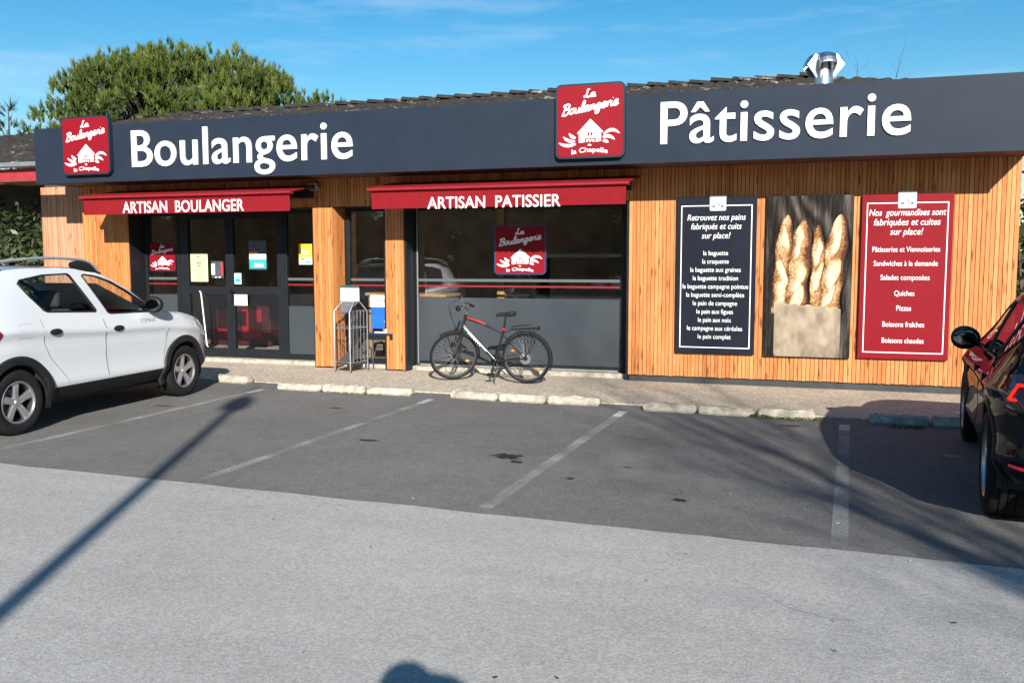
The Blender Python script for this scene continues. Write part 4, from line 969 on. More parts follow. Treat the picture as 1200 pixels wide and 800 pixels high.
# ------------------------------------------------------------------ bicycle
bk = thing('bicycle', (-3.93, 11.32, .048), 'black hybrid bicycle with red and white frame decals parked before the big window', 'bicycle', rz=R(180.5))
bk.rotation_euler = (R(-3.5), 0, R(180.5))
WR = .335; RA = Vector((-.50, 0, WR)); HT = Vector((.335, 0, .89)); HB = Vector((.385, 0, .735)); BB = Vector((-.07, 0, .285))
FA = Vector((.525, 0, WR)); ST = Vector((-.19, 0, .70)); SP = Vector((-.225, 0, .845))
bl = mat('black_frame', (.012, .012, .014), .3, coat=.6); wdec = mat('white_decal', (.72, .72, .74), .35); rdec = mat('red_decal', (.50, .015, .03), .35)
silver = mat('silver', (.6, .6, .62), .28, metal=.9)
steer = Matrix.Translation(HB) @ Matrix.Rotation(R(33), 4, (HT - HB).normalized()) @ Matrix.Translation(-HB)
def wheelset(c, mtx, rear):
    T = MB(); ns = 40
    T.lathe([(WR - .036, -.010), (WR - .028, -.016), (WR - .012, -.017), (WR - .003, -.010), (WR, 0), (WR - .003, .010), (WR - .012, .017), (WR - .028, .016), (WR - .036, .010), (WR - .036, -.010)], c, 'y', 64)
    ty = T.xf(mtx).build('wheel', M['rubber'], bk, smooth=40, world=False)
    Rm = MB(); Rm.lathe([(WR - .052, -.010), (WR - .032, -.0125), (WR - .034, .0125), (WR - .052, .010), (WR - .052, -.010)], c, 'y', 64)
    Rm.xf(mtx).build('rim', mat('rim_dark', (.10, .10, .105), .35, metal=.6), ty, smooth=40, world=False)
    S_ = MB()
    for k in range(32):
        a = 2 * math.pi * k / 32; b = a + (.42 if k % 4 < 2 else -.42); sy = .028 if k % 2 else -.028
        S_.tube([(c[0] + .026 * math.cos(b), c[1] + sy, c[2] + .026 * math.sin(b)), (c[0] + (WR - .05) * math.cos(a), c[1], c[2] + (WR - .05) * math.sin(a))], .0016, n=3, cap=False)
    S_.xf(mtx).build('spokes', silver, ty, world=False)
    Hh = MB().lathe([(.002, -.05), (.016, -.05), (.012, -.03), (.028, -.029), (.014, -.02), (.014, .02), (.028, .029), (.012, .03), (.016, .05), (.002, .05)], c, 'y', 20)
    Hh.xf(mtx).build('hub', M['black'], ty, smooth=40, world=False)
    rf = MB(); 
    for a in ((.5, -2.4) if rear else (3.6,)):
        rf.sphere((c[0] + (WR - .13) * math.cos(a), c[1], c[2] + (WR - .13) * math.sin(a)), .02, sc=(1.5, .5, .8), u=10, v=6)
    rf.xf(mtx).build('reflector', mat('amber', (.85, .22, .01), .3), ty, world=False)
    Mg = MB(); a0, a1 = (R(35), R(205)) if rear else (R(58), R(190))
    o = len(Mg.v); n = 24
    for k in range(n + 1):
        a = a0 + (a1 - a0) * k / n
        for j, (dy, dr) in enumerate(((-.028, .012), (-.018, .024), (0, .028), (.018, .024), (.028, .012))): Mg.v.append((c[0] + (WR + dr) * math.cos(a), c[1] + dy, c[2] + (WR + dr) * math.sin(a)))
    for k in range(n):
        for j in range(4): Mg.f.append((k * 5 + j, k * 5 + j + 1, (k + 1) * 5 + j + 1, (k + 1) * 5 + j)); Mg.mi.append(0)
    for sy in (-1, 1):
        Mg.tube([(c[0], sy * .05, c[2]), (c[0] + (WR + .02) * math.cos(a1 - .2), sy * .026, c[2] + (WR + .02) * math.sin(a1 - .2))] if rear else [(c[0], sy * .05, c[2]), (c[0] + (WR + .02) * math.cos(a0 + .3), sy * .026, c[2] + (WR + .02) * math.sin(a0 + .3))], .0025, n=4)
    Mg.xf(mtx).build('mudguard', M['black'], bk, smooth=50, world=False)
I4 = Matrix.Identity(4)
wheelset(RA, I4, True); wheelset(FA, steer, False)
F = MB()
F.tube([HT + Vector((-.003, 0, .02)), HB - Vector((-.01, 0, .02))], .021, n=14); F.tube([HB + Vector((-.01, 0, .02)), BB], [.021, .024], n=14, flat=1.15)
F.tube([HT + Vector((0, 0, -.035)), (.12, 0, .79), (-.08, 0, .70), (-.175, 0, .655)], [.021, .020, .013, .011], n=12); F.tube([BB, ST], .0165, n=12)
for sy in (-1, 1):
    F.tube([BB + Vector((-.03, sy * .03, .0)), RA + Vector((.15, sy * .05, -.01)), RA + Vector((0, sy * .062, 0))], .010, n=8)
    F.tube([(-.18, sy * .012, .645), (-.27, sy * .04, .56), RA + Vector((0, sy * .062, 0))], .008, n=8)
F.lathe([(.03, -.04), (.03, .04)], BB, 'y', 20); F.build('frame', bl, bk, smooth=40, world=False)
dd = (BB - HB).normalized()
D_ = MB()
dn = Vector((dd.z, 0, -dd.x))
for sy in (-1, 1):
    p0 = HB + dd * .03 + Vector((0, sy * .021, .01)); 
    D_.tube([p0 + Vector((0, sy * .003, .010)), HB + dd * .47 + Vector((0, sy * .003 + sy * .021, .012))], .0048, n=6, flat=1)
    for k in range(7):
        q = HB + dd * (.12 + .037 * k); D_.box(q.x - .010, q.x + .006, sy * .0245 - .003, sy * .0245 + .003, q.z - .014 + .004, q.z + .014 + .004)
D_.build('white_decal', wdec, bk, world=False)
D_ = MB()
for sy in (-1, 1): D_.tube([HT + Vector((-.02, sy * .018, -.030)), (.15, sy * .017, .815), (.06, sy * .013, .775)], .008, n=6)
D_.build('red_decal', rdec, bk, world=False)
Fk = MB()
Fk.tube([HB - Vector((-.003, 0, .01)), HB + Vector((.018, 0, -.055))], .022, n=12)
for sy in (-1, 1): Fk.tube([HB + Vector((.012, sy * .055, -.04)), HB + Vector((.04, sy * .056, -.16)), FA + Vector((.0, sy * .055, 0))], [.017, .017, .012], n=10)
Fk.tube([HB + Vector((.012, -.06, -.045)), HB + Vector((.012, .06, -.045))], .017, n=10)
Fk.xf(steer).build('fork', bl, bk, smooth=40, world=False)
Cb = MB(); s0 = HT + Vector((-.01, 0, .06))
Cb.tube([HT, s0, s0 + Vector((.06, 0, .10))], .017, n=10)
bc = s0 + Vector((.065, 0, .105))
bar = catmull([bc + Vector((-.10, .31, .045)), bc + Vector((-.05, .20, .045)), bc + Vector((-.005, .06, .005)), bc, bc + Vector((-.005, -.06, .005)), bc + Vector((-.05, -.20, .045)), bc + Vector((-.10, -.31, .045))], 4)
Cb.tube(bar, .0125, n=10)
hb_ = Cb.xf(steer).build('handlebar', silver, bk, smooth=40, world=False)
for sy in (-1, 1):
    G_ = MB().tube([bc + Vector((-.10, sy * .315, .046)), bc + Vector((-.06, sy * .21, .046))], [.018, .0165], n=12); G_.tube([bc + Vector((-.055, sy * .20, .04)), bc + Vector((.0, sy * .20, .01)), bc + Vector((-.03, sy * .31, .0))], .006, n=6); G_.sphere(bc + Vector((-.04, sy * .17, .05)), .024, sc=(1.2, 1, .8), u=10, v=6)
    G_.xf(steer).build('grip', M['black'], hb_, smooth=40, world=False)
Cc_ = MB()
for sy in (-.02, .02):
    Cc_.tube(catmull([tuple(bc + Vector((.0, sy * 8, .02))), tuple(bc + Vector((.16, sy * 3, -.02))), tuple(bc + Vector((.13, sy, -.22))), tuple(HB + Vector((.05, sy, -.08)))], 5), .003, n=5)
Cc_.sphere(bc + Vector((.05, .0, -.06)), .035, sc=(1, 1.2, 1)); Cc_.xf(steer).build('cables_and_lamp', M['black'], hb_, smooth=60, world=False)
sd = MB(); 
for i, (x, wd, h) in enumerate([(0, 0, 0)]):
    pts = [(-.145, .010, .0), (-.10, .045, .012), (-.03, .075, .018), (.03, .082, .022), (.08, .055, .026), (.105, .02, .024)]
    bm = bmesh.new(); rings = []
    for (px, hw, dz) in [(.13, .012, -.004), (.09, .020, .006), (.02, .030, .010), (-.04, .055, .014), (-.09, .078, .022), (-.125, .070, .024), (-.14, .03, .020)]:
        ring = []
        for k in range(12):
            a = 2 * math.pi * k / 12; ring.append(bm.verts.new((SP.x + px, hw * math.cos(a), SP.z + .055 + dz * 1.4 + (.026 if math.sin(a) > 0 else .042) * math.sin(a) * (1 if math.sin(a) > 0 else min(1, .4 + hw * 8)))))
        rings.append(ring)
    for a, b in zip(rings, rings[1:]):
        for k in range(12): bm.faces.new((a[k], a[(k + 1) % 12], b[(k + 1) % 12], b[k]))
    bm.faces.new(rings[0]); bm.faces.new(rings[-1][::-1]); sd.bm(bm)
sdo = sd.build('saddle', mat('saddle_black', (.014, .014, .015), .55), bk, smooth=60, world=False)
MB().tube([ST - Vector((0, 0, .02)), SP + Vector((0, 0, .035))], .0135, n=10).build('seat_post', M['black'], bk, smooth=40, world=False)
MB().tube([ST + Vector((.0, 0, .005)), ST + Vector((-.006, 0, .03))], .021, n=10).build('seat_clamp', rdec, bk, world=False)
Rk = MB()
for sy in (-1, 0, 1): Rk.tube([(-.29, sy * .05, .715), (-.62, sy * .06, .735), (-.66, sy * .05, .745)], .006, n=6)
for x in (-.30, -.42, -.55, -.655): Rk.tube([(x, -.055, .718 + (-.3 - x) * .06), (x, .055, .718 + (-.3 - x) * .06)], .006, n=6)
Rk.tube([(-.30, -.045, .75), (-.5, -.045, .775), (-.64, 0, .765), (-.5, .045, .775), (-.30, .045, .75)], .005, n=6); Rk.box(-.685, -.66, -.045, .045, .715, .765, ch=.006)
for sy in (-1, 1):
    for xt in (-.38, -.52, -.60): Rk.tube([(RA.x, sy * .065, RA.z + .02), (RA.x - .02 if xt > -.5 else RA.x - .1, sy * .066, .52), (xt, sy * .058, .72)], .0055, n=6)
    Rk.tube([(-.19, sy * .03, .66), (-.30, sy * .045, .715)], .004, n=5)
Rk.build('rear_rack', M['black'], bk, smooth=40, world=False)
Cr = MB(); Cr.lathe([(.02, -.048), (.085, -.046), (.085, -.050), (.02, -.052)], BB, 'y', 32); Cr.lathe([(.01, -.045), (.055, -.043), (.04, -.055), (.01, -.058)], RA, 'y', 24)
for sz in (-1, 1): Cr.tube([BB + Vector((.0, -.047, .080 * sz + .003)), RA + Vector((.0, -.047, .045 * sz))], .005, n=5)
for s_, sy in ((1, 1), (-1, -1)):
    a = R(-78 if s_ > 0 else 102); e_ = BB + Vector((.165 * math.cos(a), sy * .075, .165 * math.sin(a)))
    Cr.tube([BB + Vector((0, sy * .05, 0)), e_], .011, n=8); Cr.box(e_.x - .045, e_.x + .045, min(e_.y, e_.y + sy * .085), max(e_.y, e_.y + sy * .085), e_.z - .012, e_.z + .012, ch=.004)
Cr.build('crankset', M['black'], bk, smooth=40, world=False)
MB().lathe([(.03, .045), (.075, .045), (.075, .048), (.03, .048), (.03, .045)], RA, 'y', 32).build('brake_disc', silver, bk, smooth=40, world=False)
MB().tube([BB + Vector((-.03, .03, -.02)), BB + Vector((-.02, .16, -.315))], .008, n=8).build('kickstand', M['black'], bk, smooth=40, world=False)

# ------------------------------------------------------------------ cars
def pchip(pts):
    P = np.array(sorted(pts), float); x, y = P[:, 0], P[:, 1]; h = np.diff(x); d = np.diff(y) / h; m = np.zeros_like(y)
    for i in range(1, len(x) - 1):
        if d[i - 1] * d[i] > 0:
            w1, w2 = 2 * h[i] + h[i - 1], h[i] + 2 * h[i - 1]; m[i] = (w1 + w2) / (w1 / d[i - 1] + w2 / d[i])
    m[0], m[-1] = d[0], d[-1]
    def f(q):
        q = min(max(q, x[0]), x[-1]); i = min(max(int(np.searchsorted(x, q)) - 1, 0), len(x) - 2); t = (q - x[i]) / h[i]
        return (2 * t**3 - 3 * t**2 + 1) * y[i] + (t**3 - 2 * t**2 + t) * h[i] * m[i] + (-2 * t**3 + 3 * t**2) * y[i + 1] + (t**3 - t**2) * h[i] * m[i + 1]
    return f
def inpoly(x, z, poly):
    c = False; n = len(poly)
    for i in range(n):
        (x1, z1), (x2, z2) = poly[i], poly[(i + 1) % n]
        if (z1 > z) != (z2 > z) and x < (x2 - x1) * (z - z1) / (z2 - z1) + x1: c = not c
    return c
LT = [0, .04, .09, .14, .18, .22, .27, .34, .42, .50, .58, .64, .69, .73, .77, .80, .83, .87, .91, .95, 1.0]
UQ = [.12, .32, .54, .76, .93, 1.0]; HY = [.985, .95, .90, .85, .80, .77]; HZ = [.30, .55, .70, .80, .87, .90]
RYf = [.95, .86, .70, .48, .24, 0]; RZf = [.957, .975, .986, .994, .998, 1.0]; HY2 = [.70, .60, .48, .33, .16, 0]; HZ2 = [.93, .955, .975, .988, .996, 1.0]
def make_car(name, label, loc, rz, S, cat='car'):
    top, belt, half, roofw, bot = [pchip(S[k]) for k in ('top', 'belt', 'half', 'roofw', 'bot')]
    ax, wr_, ar = S['axles'], S['wheel_r'], S['arch_r']
    gh = S.get('gh', .36)
    def nomz(x): return bot(x)
    def sec(x, arches=True):
        wm, zb0, zt = half(x), bot(x), top(x); zl = min(belt(x), zt - .015); zb = zb0
        if arches:
            for a in ax:
                if abs(x - a) < ar: zb = max(zb, wr_ + math.sqrt(ar * ar - (x - a) ** 2))
        zb = min(zb, zl - .06); out = []
        for t in LT:
            z = zb + (zl - zb) * t; q = (z - zb0) / max(zl - zb0, .05)
            y = wm - .085 * max(0, (.22 - q) / .22) ** 2 - .014 * math.exp(-((q - .46) / .15) ** 2) - .062 * max(0, (q - .80) / .20) ** 1.7 - .012 * math.exp(-((q - .90) / .04) ** 2) * 0
            y += .013 * math.exp(-((q - .81) / .045) ** 2) - .010 * math.exp(-((q - .70) / .06) ** 2) + .008 * math.exp(-((q - .20) / .05) ** 2)
            out.append((y, z))
        yb = out[-1][0]; g = min(1, max(0, (zt - zl - .02) / gh)); g = g * g * (3 - 2 * g); wr = min(roofw(x), yb - .02)
        for i, q in enumerate(UQ):
            gy, gz = yb + (wr - yb) * q ** 1.12, .94 * q; hy, hz = yb * HY[i], HZ[i]
            out.append((hy + (gy - hy) * g, zl + (zt - zl) * (hz + (gz - hz) * g)))
        for i in range(6):
            gy, gz = wr * RYf[i], RZf[i]; hy, hz = yb * HY2[i], HZ2[i]
            out.append((hy + (gy - hy) * g, zl + (zt - zl) * (hz + (gz - hz) * g)))
        return out
    xs_ = set(np.round(np.arange(S['x0'], S['x1'], .055), 4)) | {S['x0'], S['x1']} | set(S.get('xs', []))
    for a in ax:
        xs_ = {x for x in xs_ if not (abs(x - a) < ar + .02)} | {round(a + ar * math.cos(math.pi * k / 18), 4) for k in range(19)} | {a - ar - .02, a + ar + .02}
    xs_ = sorted(xs_); xx = [xs_[0]]
    for x in xs_[1:]:
        if x - xx[-1] > .006: xx.append(x)
    nr_ = len(LT) + 12; bm = bmesh.new(); rl = bm.faces.layers.int.new('row'); grid = {}
    for i, x in enumerate(xx):
        for j, (y, z) in enumerate(sec(x)):
            for sd_ in (1, -1):
                if j == nr_ - 1 and sd_ == -1: grid[i, j, -1] = grid[i, j, 1]
                else: grid[i, j, sd_] = bm.verts.new((x, sd_ * y, z))
    for i in range(len(xx) - 1):
        for j in range(nr_ - 1):
            for sd_ in (1, -1):
                q = [grid[i, j, sd_], grid[i + 1, j, sd_], grid[i + 1, j + 1, sd_], grid[i, j + 1, sd_]]
                f = bm.faces.new(q if sd_ == -1 else q[::-1]); f[rl] = j
    for i, rev in ((0, True), (len(xx) - 1, False)):
        for j in range(nr_ - 1):
            q = [grid[i, j, 1], grid[i, j + 1, 1], grid[i, j + 1, -1], grid[i, j, -1]]
            q2 = [];  [q2.append(v) for v in q if v not in q2]
            f = bm.faces.new(q2 if not rev else q2[::-1]); f[rl] = -1
    def side(x, z):
        s_ = sec(x, False); zs = [p[1] for p in s_]; ys = [p[0] for p in s_]
        return float(np.interp(z, zs, ys))
    # crisp cuts along window, door and lamp outlines
    polys = S['windows'] + S['doors'] + S['lamps']
    for poly in polys:
        P = [p for p in poly]; xa, xb = min(p[0] for p in P) - .03, max(p[0] for p in P) + .03; za, zb_ = min(p[1] for p in P) - .03, max(p[1] for p in P) + .03
        for (p, q) in zip(P, P[1:] + P[:1]):
            lx0, lx1, lz0, lz1 = min(p[0], q[0]) - .02, max(p[0], q[0]) + .02, min(p[1], q[1]) - .02, max(p[1], q[1]) + .02
            fs = [f for f in bm.faces if any(lx0 - .06 < v.co.x < lx1 + .06 for v in f.verts) and any(lz0 - .12 < v.co.z < lz1 + .12 for v in f.verts) and abs(f.calc_center_median().y) > .3]
            if not fs: continue
            ge = list({e for f in fs for e in f.edges}); gv = list({v for f in fs for v in f.verts})
            n = Vector((q[1] - p[1], 0, -(q[0] - p[0])));
            if n.length < 1e-6: continue
            bmesh.ops.bisect_plane(bm, geom=fs + ge + gv, plane_co=(p[0], 0, p[1]), plane_no=n.normalized(), dist=.0008)
    for x in S['ws'] + S['rw']:
        bmesh.ops.bisect_plane(bm, geom=bm.faces[:] + bm.edges[:] + bm.verts[:], plane_co=(x, 0, 0), plane_no=(1, 0, 0), dist=.0008)
    bmesh.ops.bisect_plane(bm, geom=bm.faces[:] + bm.edges[:] + bm.verts[:], plane_co=(0, 0, S['clad']), plane_no=(0, 0, 1), dist=.0008)
    bmesh.ops.recalc_face_normals(bm, faces=bm.faces[:])
    groups = {}
    for f in bm.faces:
        c = f.calc_center_median(); j = f[rl]; key = 'body'
        sdn = 'L' if c.y > 0 else 'R'
        if c.z < S['clad'] : key = 'cladding' + sdn
        if j >= len(LT) + 5 or (j == -1 and c.z > 1.0):
            if S['ws'][0] < c.x < S['ws'][1]: key = 'windscreen'
            if S['rw'][0] < c.x < S['rw'][1]: key = 'rear_window'
        if abs(c.y) > .3 and len(LT) - 9 <= j <= len(LT) + 6 and key == 'body':
            for k, p in enumerate(S['windows']):
                if inpoly(c.x, c.z, p): key = 'win%d%s' % (k, sdn)
        if abs(c.y) > .35 and key == 'body' and j <= len(LT) + 6:
            for k, p in enumerate(S['doors']):
                if inpoly(c.x, c.z, p): key = 'door%d%s' % (k, sdn)
        if key in ('body',) and abs(c.y) > .54:
            for k, p in enumerate(S['lamps']):
                if inpoly(c.x, c.z, p): key = 'lamp%d%s' % (k, sdn)
        groups.setdefault(key, []).append(f.index if False else f)
    bm.faces.ensure_lookup_table(); bm.normal_update()
    vn = {v: v.normal.copy() for v in bm.verts}
    t = thing(name, loc, label, cat, rz=rz)
    def sub(key, nm, m, parent, off=0.0, flip=False):
        fs = groups.get(key)
        if not fs: return None
        me = bpy.data.meshes.new(nm); vm = {}; V = []; Fc = []
        for f in fs:
            q = []
            for v in f.verts:
                if v not in vm: vm[v] = len(V); V.append(tuple(v.co + vn[v] * off))
                q.append(vm[v])
            Fc.append(q[::-1] if flip else q)
        me.from_pydata(V, [], Fc); me.materials.append(m)
        return link(nm, me, parent, 40, False)
    paint = S['paint']; body = sub('body', 'body', paint, t)
    for sdn in 'LR': sub('cladding' + sdn, 'lower_cladding', S['clad_mat'], t)
    sub('windscreen', 'windscreen', S['glass'], t); sub('rear_window', 'rear_window', S['glass_rear'], t)
    dark_in = mat('cabin_lining', (.02, .02, .022), .9)
    allk = [k for k in groups if not (k.startswith('win') or k in ('windscreen', 'rear_window'))]
    groups['_lin'] = [f for k in allk for f in groups[k]]
    sub('_lin', 'cabin_lining', dark_in, t, off=-.022, flip=True)
    doors = {}
    for k in range(len(S['doors'])):
        for sdn in 'LR':
            d_ = sub('door%d%s' % (k, sdn), 'door', paint, t); doors[k, sdn] = d_
            if not d_: continue
            sgn = 1 if sdn == 'L' else -1; q = MB(); P = S['doors'][k]; pts = []
            for (a, b) in zip(P, P[1:] + P[:1]):
                n = max(1, int(math.hypot(b[0] - a[0], b[1] - a[1]) / .05))
                for i in range(n): pts.append((a[0] + (b[0] - a[0]) * i / n, a[1] + (b[1] - a[1]) * i / n))
            pts.append(pts[0]); pts = [p for p in pts if not (p[1] > belt(p[0]) - .01 )] if S.get('seam_low', True) else pts
            run = []
            for p in pts + [None]:
                if p is None or (run and math.hypot(p[0] - run[-1][0], p[1] - run[-1][1]) > .12):
                    if len(run) > 2: q.tube([(a, sgn * (side(a, b) - .0005), b) for a, b in run], .0028, n=6)
                    run = []
                if p is not None: run.append(p)
            if q.v: q.build('door_seam', mat('seam', S['seam_col'], .8), d_, world=False)
            hx, hz = S['handles'][k]; q = MB(); 
            q.sphere((hx, sgn * (side(hx, hz) + .004), hz), .085, sc=(1, .16, .38), u=16, v=10)
            q.build('handle', S['handle_mat'], d_, smooth=60, world=False)
    for k in range(len(S['windows'])):
        for sdn in 'LR':
            p_ = doors.get((min(k, len(S['doors']) - 1), sdn)) or t
            sub('win%d%s' % (k, sdn), 'window', S['win_glass'][k], p_)
            sgn = 1 if sdn == 'L' else -1; q = MB(); P = S['windows'][k]; pts = []
            for (a, b) in zip(P, P[1:] + P[:1]):
                n = max(1, int(math.hypot(b[0] - a[0], b[1] - a[1]) / .06))
                for i in range(n): pts.append((a[0] + (b[0] - a[0]) * i / n, a[1] + (b[1] - a[1]) * i / n))
            pts.append(pts[0]); q.tube([(a, sgn * (side(a, b) + .001), b) for a, b in pts], .009, n=6); q.build('window_seal', M['black'], p_, smooth=60, world=False)
    for k in range(len(S['lamps'])):
        for sdn in 'LR': 
            lo = sub('lamp%d%s' % (k, sdn), S['lamp_names'][k], S['lamp_mats'][k], t, off=.004)
    # wheel arches, wheels, underbody
    for a in ax:
        for sgn in (1, -1):
            q = MB(); n = 28; R0, R1 = ar - .012, ar + S['trim_w']
            o = len(q.v)
            for k in range(n + 1):
                an = R(-16) + R(212) * k / n; c, s_ = math.cos(an), math.sin(an)
                for (rr, off) in ((R0, -.05), (R0, .012), (R0 + .012, .022), (R1 - .012, .020), (R1, .004), (R1, -.02)):
                    x, z = a + rr * c, wr_ + rr * s_; q.v.append((x, sgn * (side(x, max(z, bot(x) + .02)) + off * S.get('trim_out', 1)), z))
            for k in range(n):
                for j in range(5): q.f.append((o + k * 6 + j, o + k * 6 + j + 1, o + (k + 1) * 6 + j + 1, o + (k + 1) * 6 + j)); q.mi.append(0)
            q.build('arch_trim', S['clad_mat'], t, smooth=40, world=False)
            q = MB(); prof = []; yo, yi = sgn * (half(a) - .05), sgn * .42
            for k in range(25):
                an = R(-12) + R(204) * k / 24
                for y in (yo, yi): q.v.append((a + (ar + .004) * math.cos(an), y, wr_ + (ar + .004) * math.sin(an)))
            for k in range(24): q.f.append((2 * k, 2 * k + 1, 2 * k + 3, 2 * k + 2)); q.mi.append(0)
            q.f.append(tuple(range(1, 50, 2))); q.mi.append(0)
            q.build('wheel_arch', dark_in, t, world=False)
            make_wheel(t, a, sgn, half(a) - S['wheel_in'], wr_, S)
    ub = MB().box(S['x0'] + .25, S['x1'] - .25, -.62, .62, .20, .30); ub.build('underbody', dark_in, t, world=False)
    return t, side, top, belt, half, body, doors
def make_wheel(t, a, sgn, yo, r_, S):
    wd = S['tyre_w']; rr = S['rim_r']; T = MB()
    prof = [(rr, -.005), (rr + .012, 0), (rr + (r_ - rr) * .45, .012), (r_ - .02, .004), (r_ - .004, -.012)]
    for k in range(4):
        y0 = -.022 - (wd - .044) * k / 4; y1 = -.022 - (wd - .044) * (k + 1) / 4; prof += [(r_, y0 - .002), (r_, y1 + .008)] + ([(r_ - .008, y1 + .006), (r_ - .008, y1)] if k < 3 else [])
    prof += [(r_ - .004, -wd + .012), (r_ - .02, -wd - .004), (rr + .012, -wd), (rr, -wd + .005)]
    T.lathe([(p, sgn * (yo + h)) for p, h in prof], (a, 0, r_), 'y', 56); ty = T.build('wheel', M['rubber'], t, smooth=35, world=False)
    Bm = MB(); Bm.lathe([(p, sgn * (yo + h)) for p, h in ((rr + .004, -.002), (rr - .012, -.004), (rr - .022, -.03), (rr - .03, -.16), (.0, -.16))], (a, 0, r_), 'y', 48); Bm.build('rim_barrel', mat('dark_rim_barrel', (.03, .03, .032), .5, metal=.5), ty, smooth=35, world=False)  # barrel behind the spokes in one even dark metal
    q = MB(); al = S['rim_mat']
    q.lathe([(p, sgn * (yo + h)) for p, h in ((.0, -.012), (.028, -.012), (.034, -.02), (.055, -.024), (.062, -.05))], (a, 0, r_), 'y', 24)
    q.lathe([(p, sgn * (yo + h)) for p, h in ((rr + .002, -.003), (rr - .006, .001), (rr - .018, -.012), (rr - .02, -.03))], (a, 0, r_), 'y', 56)
    ph = S.get('phase', .3)
    for k in range(5):
        an = 2 * math.pi * k / 5 + ph
        for da in S['spokes']:
            def pt(r2, lat, dep): 
                c, s_ = math.cos(an + da[0] * (r2 / rr)), math.sin(an + da[0] * (r2 / rr)); return (a + r2 * c - lat * s_, sgn * (yo + dep), r_ + r2 * s_ + lat * c)
            st_ = [(.035, .040 * da[1] / .045, -.022), (.10, da[1] * .8, -.016), (rr - .05, da[1], -.012), (rr - .008, da[1] * 1.25, -.016)]
            o = len(q.v)
            for (r2, hw, dep) in st_: q.v += [pt(r2, -hw, dep - .012), pt(r2, -hw * .55, dep), pt(r2, hw * .55, dep), pt(r2, hw, dep - .012), pt(r2, hw * .9, dep - .04), pt(r2, -hw * .9, dep - .04)]
            for i in range(3):
                for j in range(6): q.f.append((o + i * 6 + j, o + i * 6 + (j + 1) % 6, o + (i + 1) * 6 + (j + 1) % 6, o + (i + 1) * 6 + j)); q.mi.append(0)
    q.build('rim', al, ty, smooth=28, world=False)
    MB().lathe([(.02, sgn * (yo - .10)), (.125, sgn * (yo - .10)), (.125, sgn * (yo - .112))], (a, 0, r_), 'y', 32).build('brake_disc', mat('disc_steel', (.22, .2, .19), .4, metal=.8), ty, world=False)
def mirror(t, x, y, z, m_shell, m_base, sgn, sc=1.0, glass=True):
    q = MB(); bm = bmesh.new(); bmesh.ops.create_uvsphere(bm, u_segments=20, v_segments=14, radius=1)
    for v in bm.verts:
        fx = max(v.co.x, -.45); v.co = (x + fx * .085 * sc, y + sgn * (.085 + v.co.y * .115 * sc), z + v.co.z * .100 * sc * (1 - .25 * sgn * v.co.y * -1 * .3))
    q.bm(bm); o = q.build('mirror', m_shell, t, smooth=50, world=False)
    MB().tube([(x + .02, y - sgn * .05, z - .065 * sc), (x + .02, y + sgn * .03, z - .045 * sc)], [.035, .03], n=10, flat=.6).build('mirror_arm', m_base, o, smooth=50, world=False)
    MB().sphere((x - .040 * sc, y + sgn * .085, z), .01, sc=(.25, 9.5 * sc, 6.2 * sc)).build('mirror_glass', mat('mirror_glass', (.16, .18, .2), .05, metal=1), o, smooth=80, world=False)
    return o
def seats(t, xs2, m, zf=.28):
    for (x, y) in xs2:
        q = MB(); q.box(x - .25, x + .25, y - .24, y + .24, zf + .12, zf + .32, ch=.05); b_ = MB().box(-.06, .06, -.23, .23, 0, .62, ch=.045); b_.xf(Matrix.Translation((x - .22, y, zf + .28)) @ Matrix.Rotation(R(-14), 4, 'Y')); q.add(b_.v, b_.f)
        h = MB().box(-.045, .045, -.13, .13, 0, .18, ch=.035); h.xf(Matrix.Translation((x - .40, y, zf + .90))); q.add(h.v, h.f)
        q.build('seat', m, t, smooth=50, world=False)

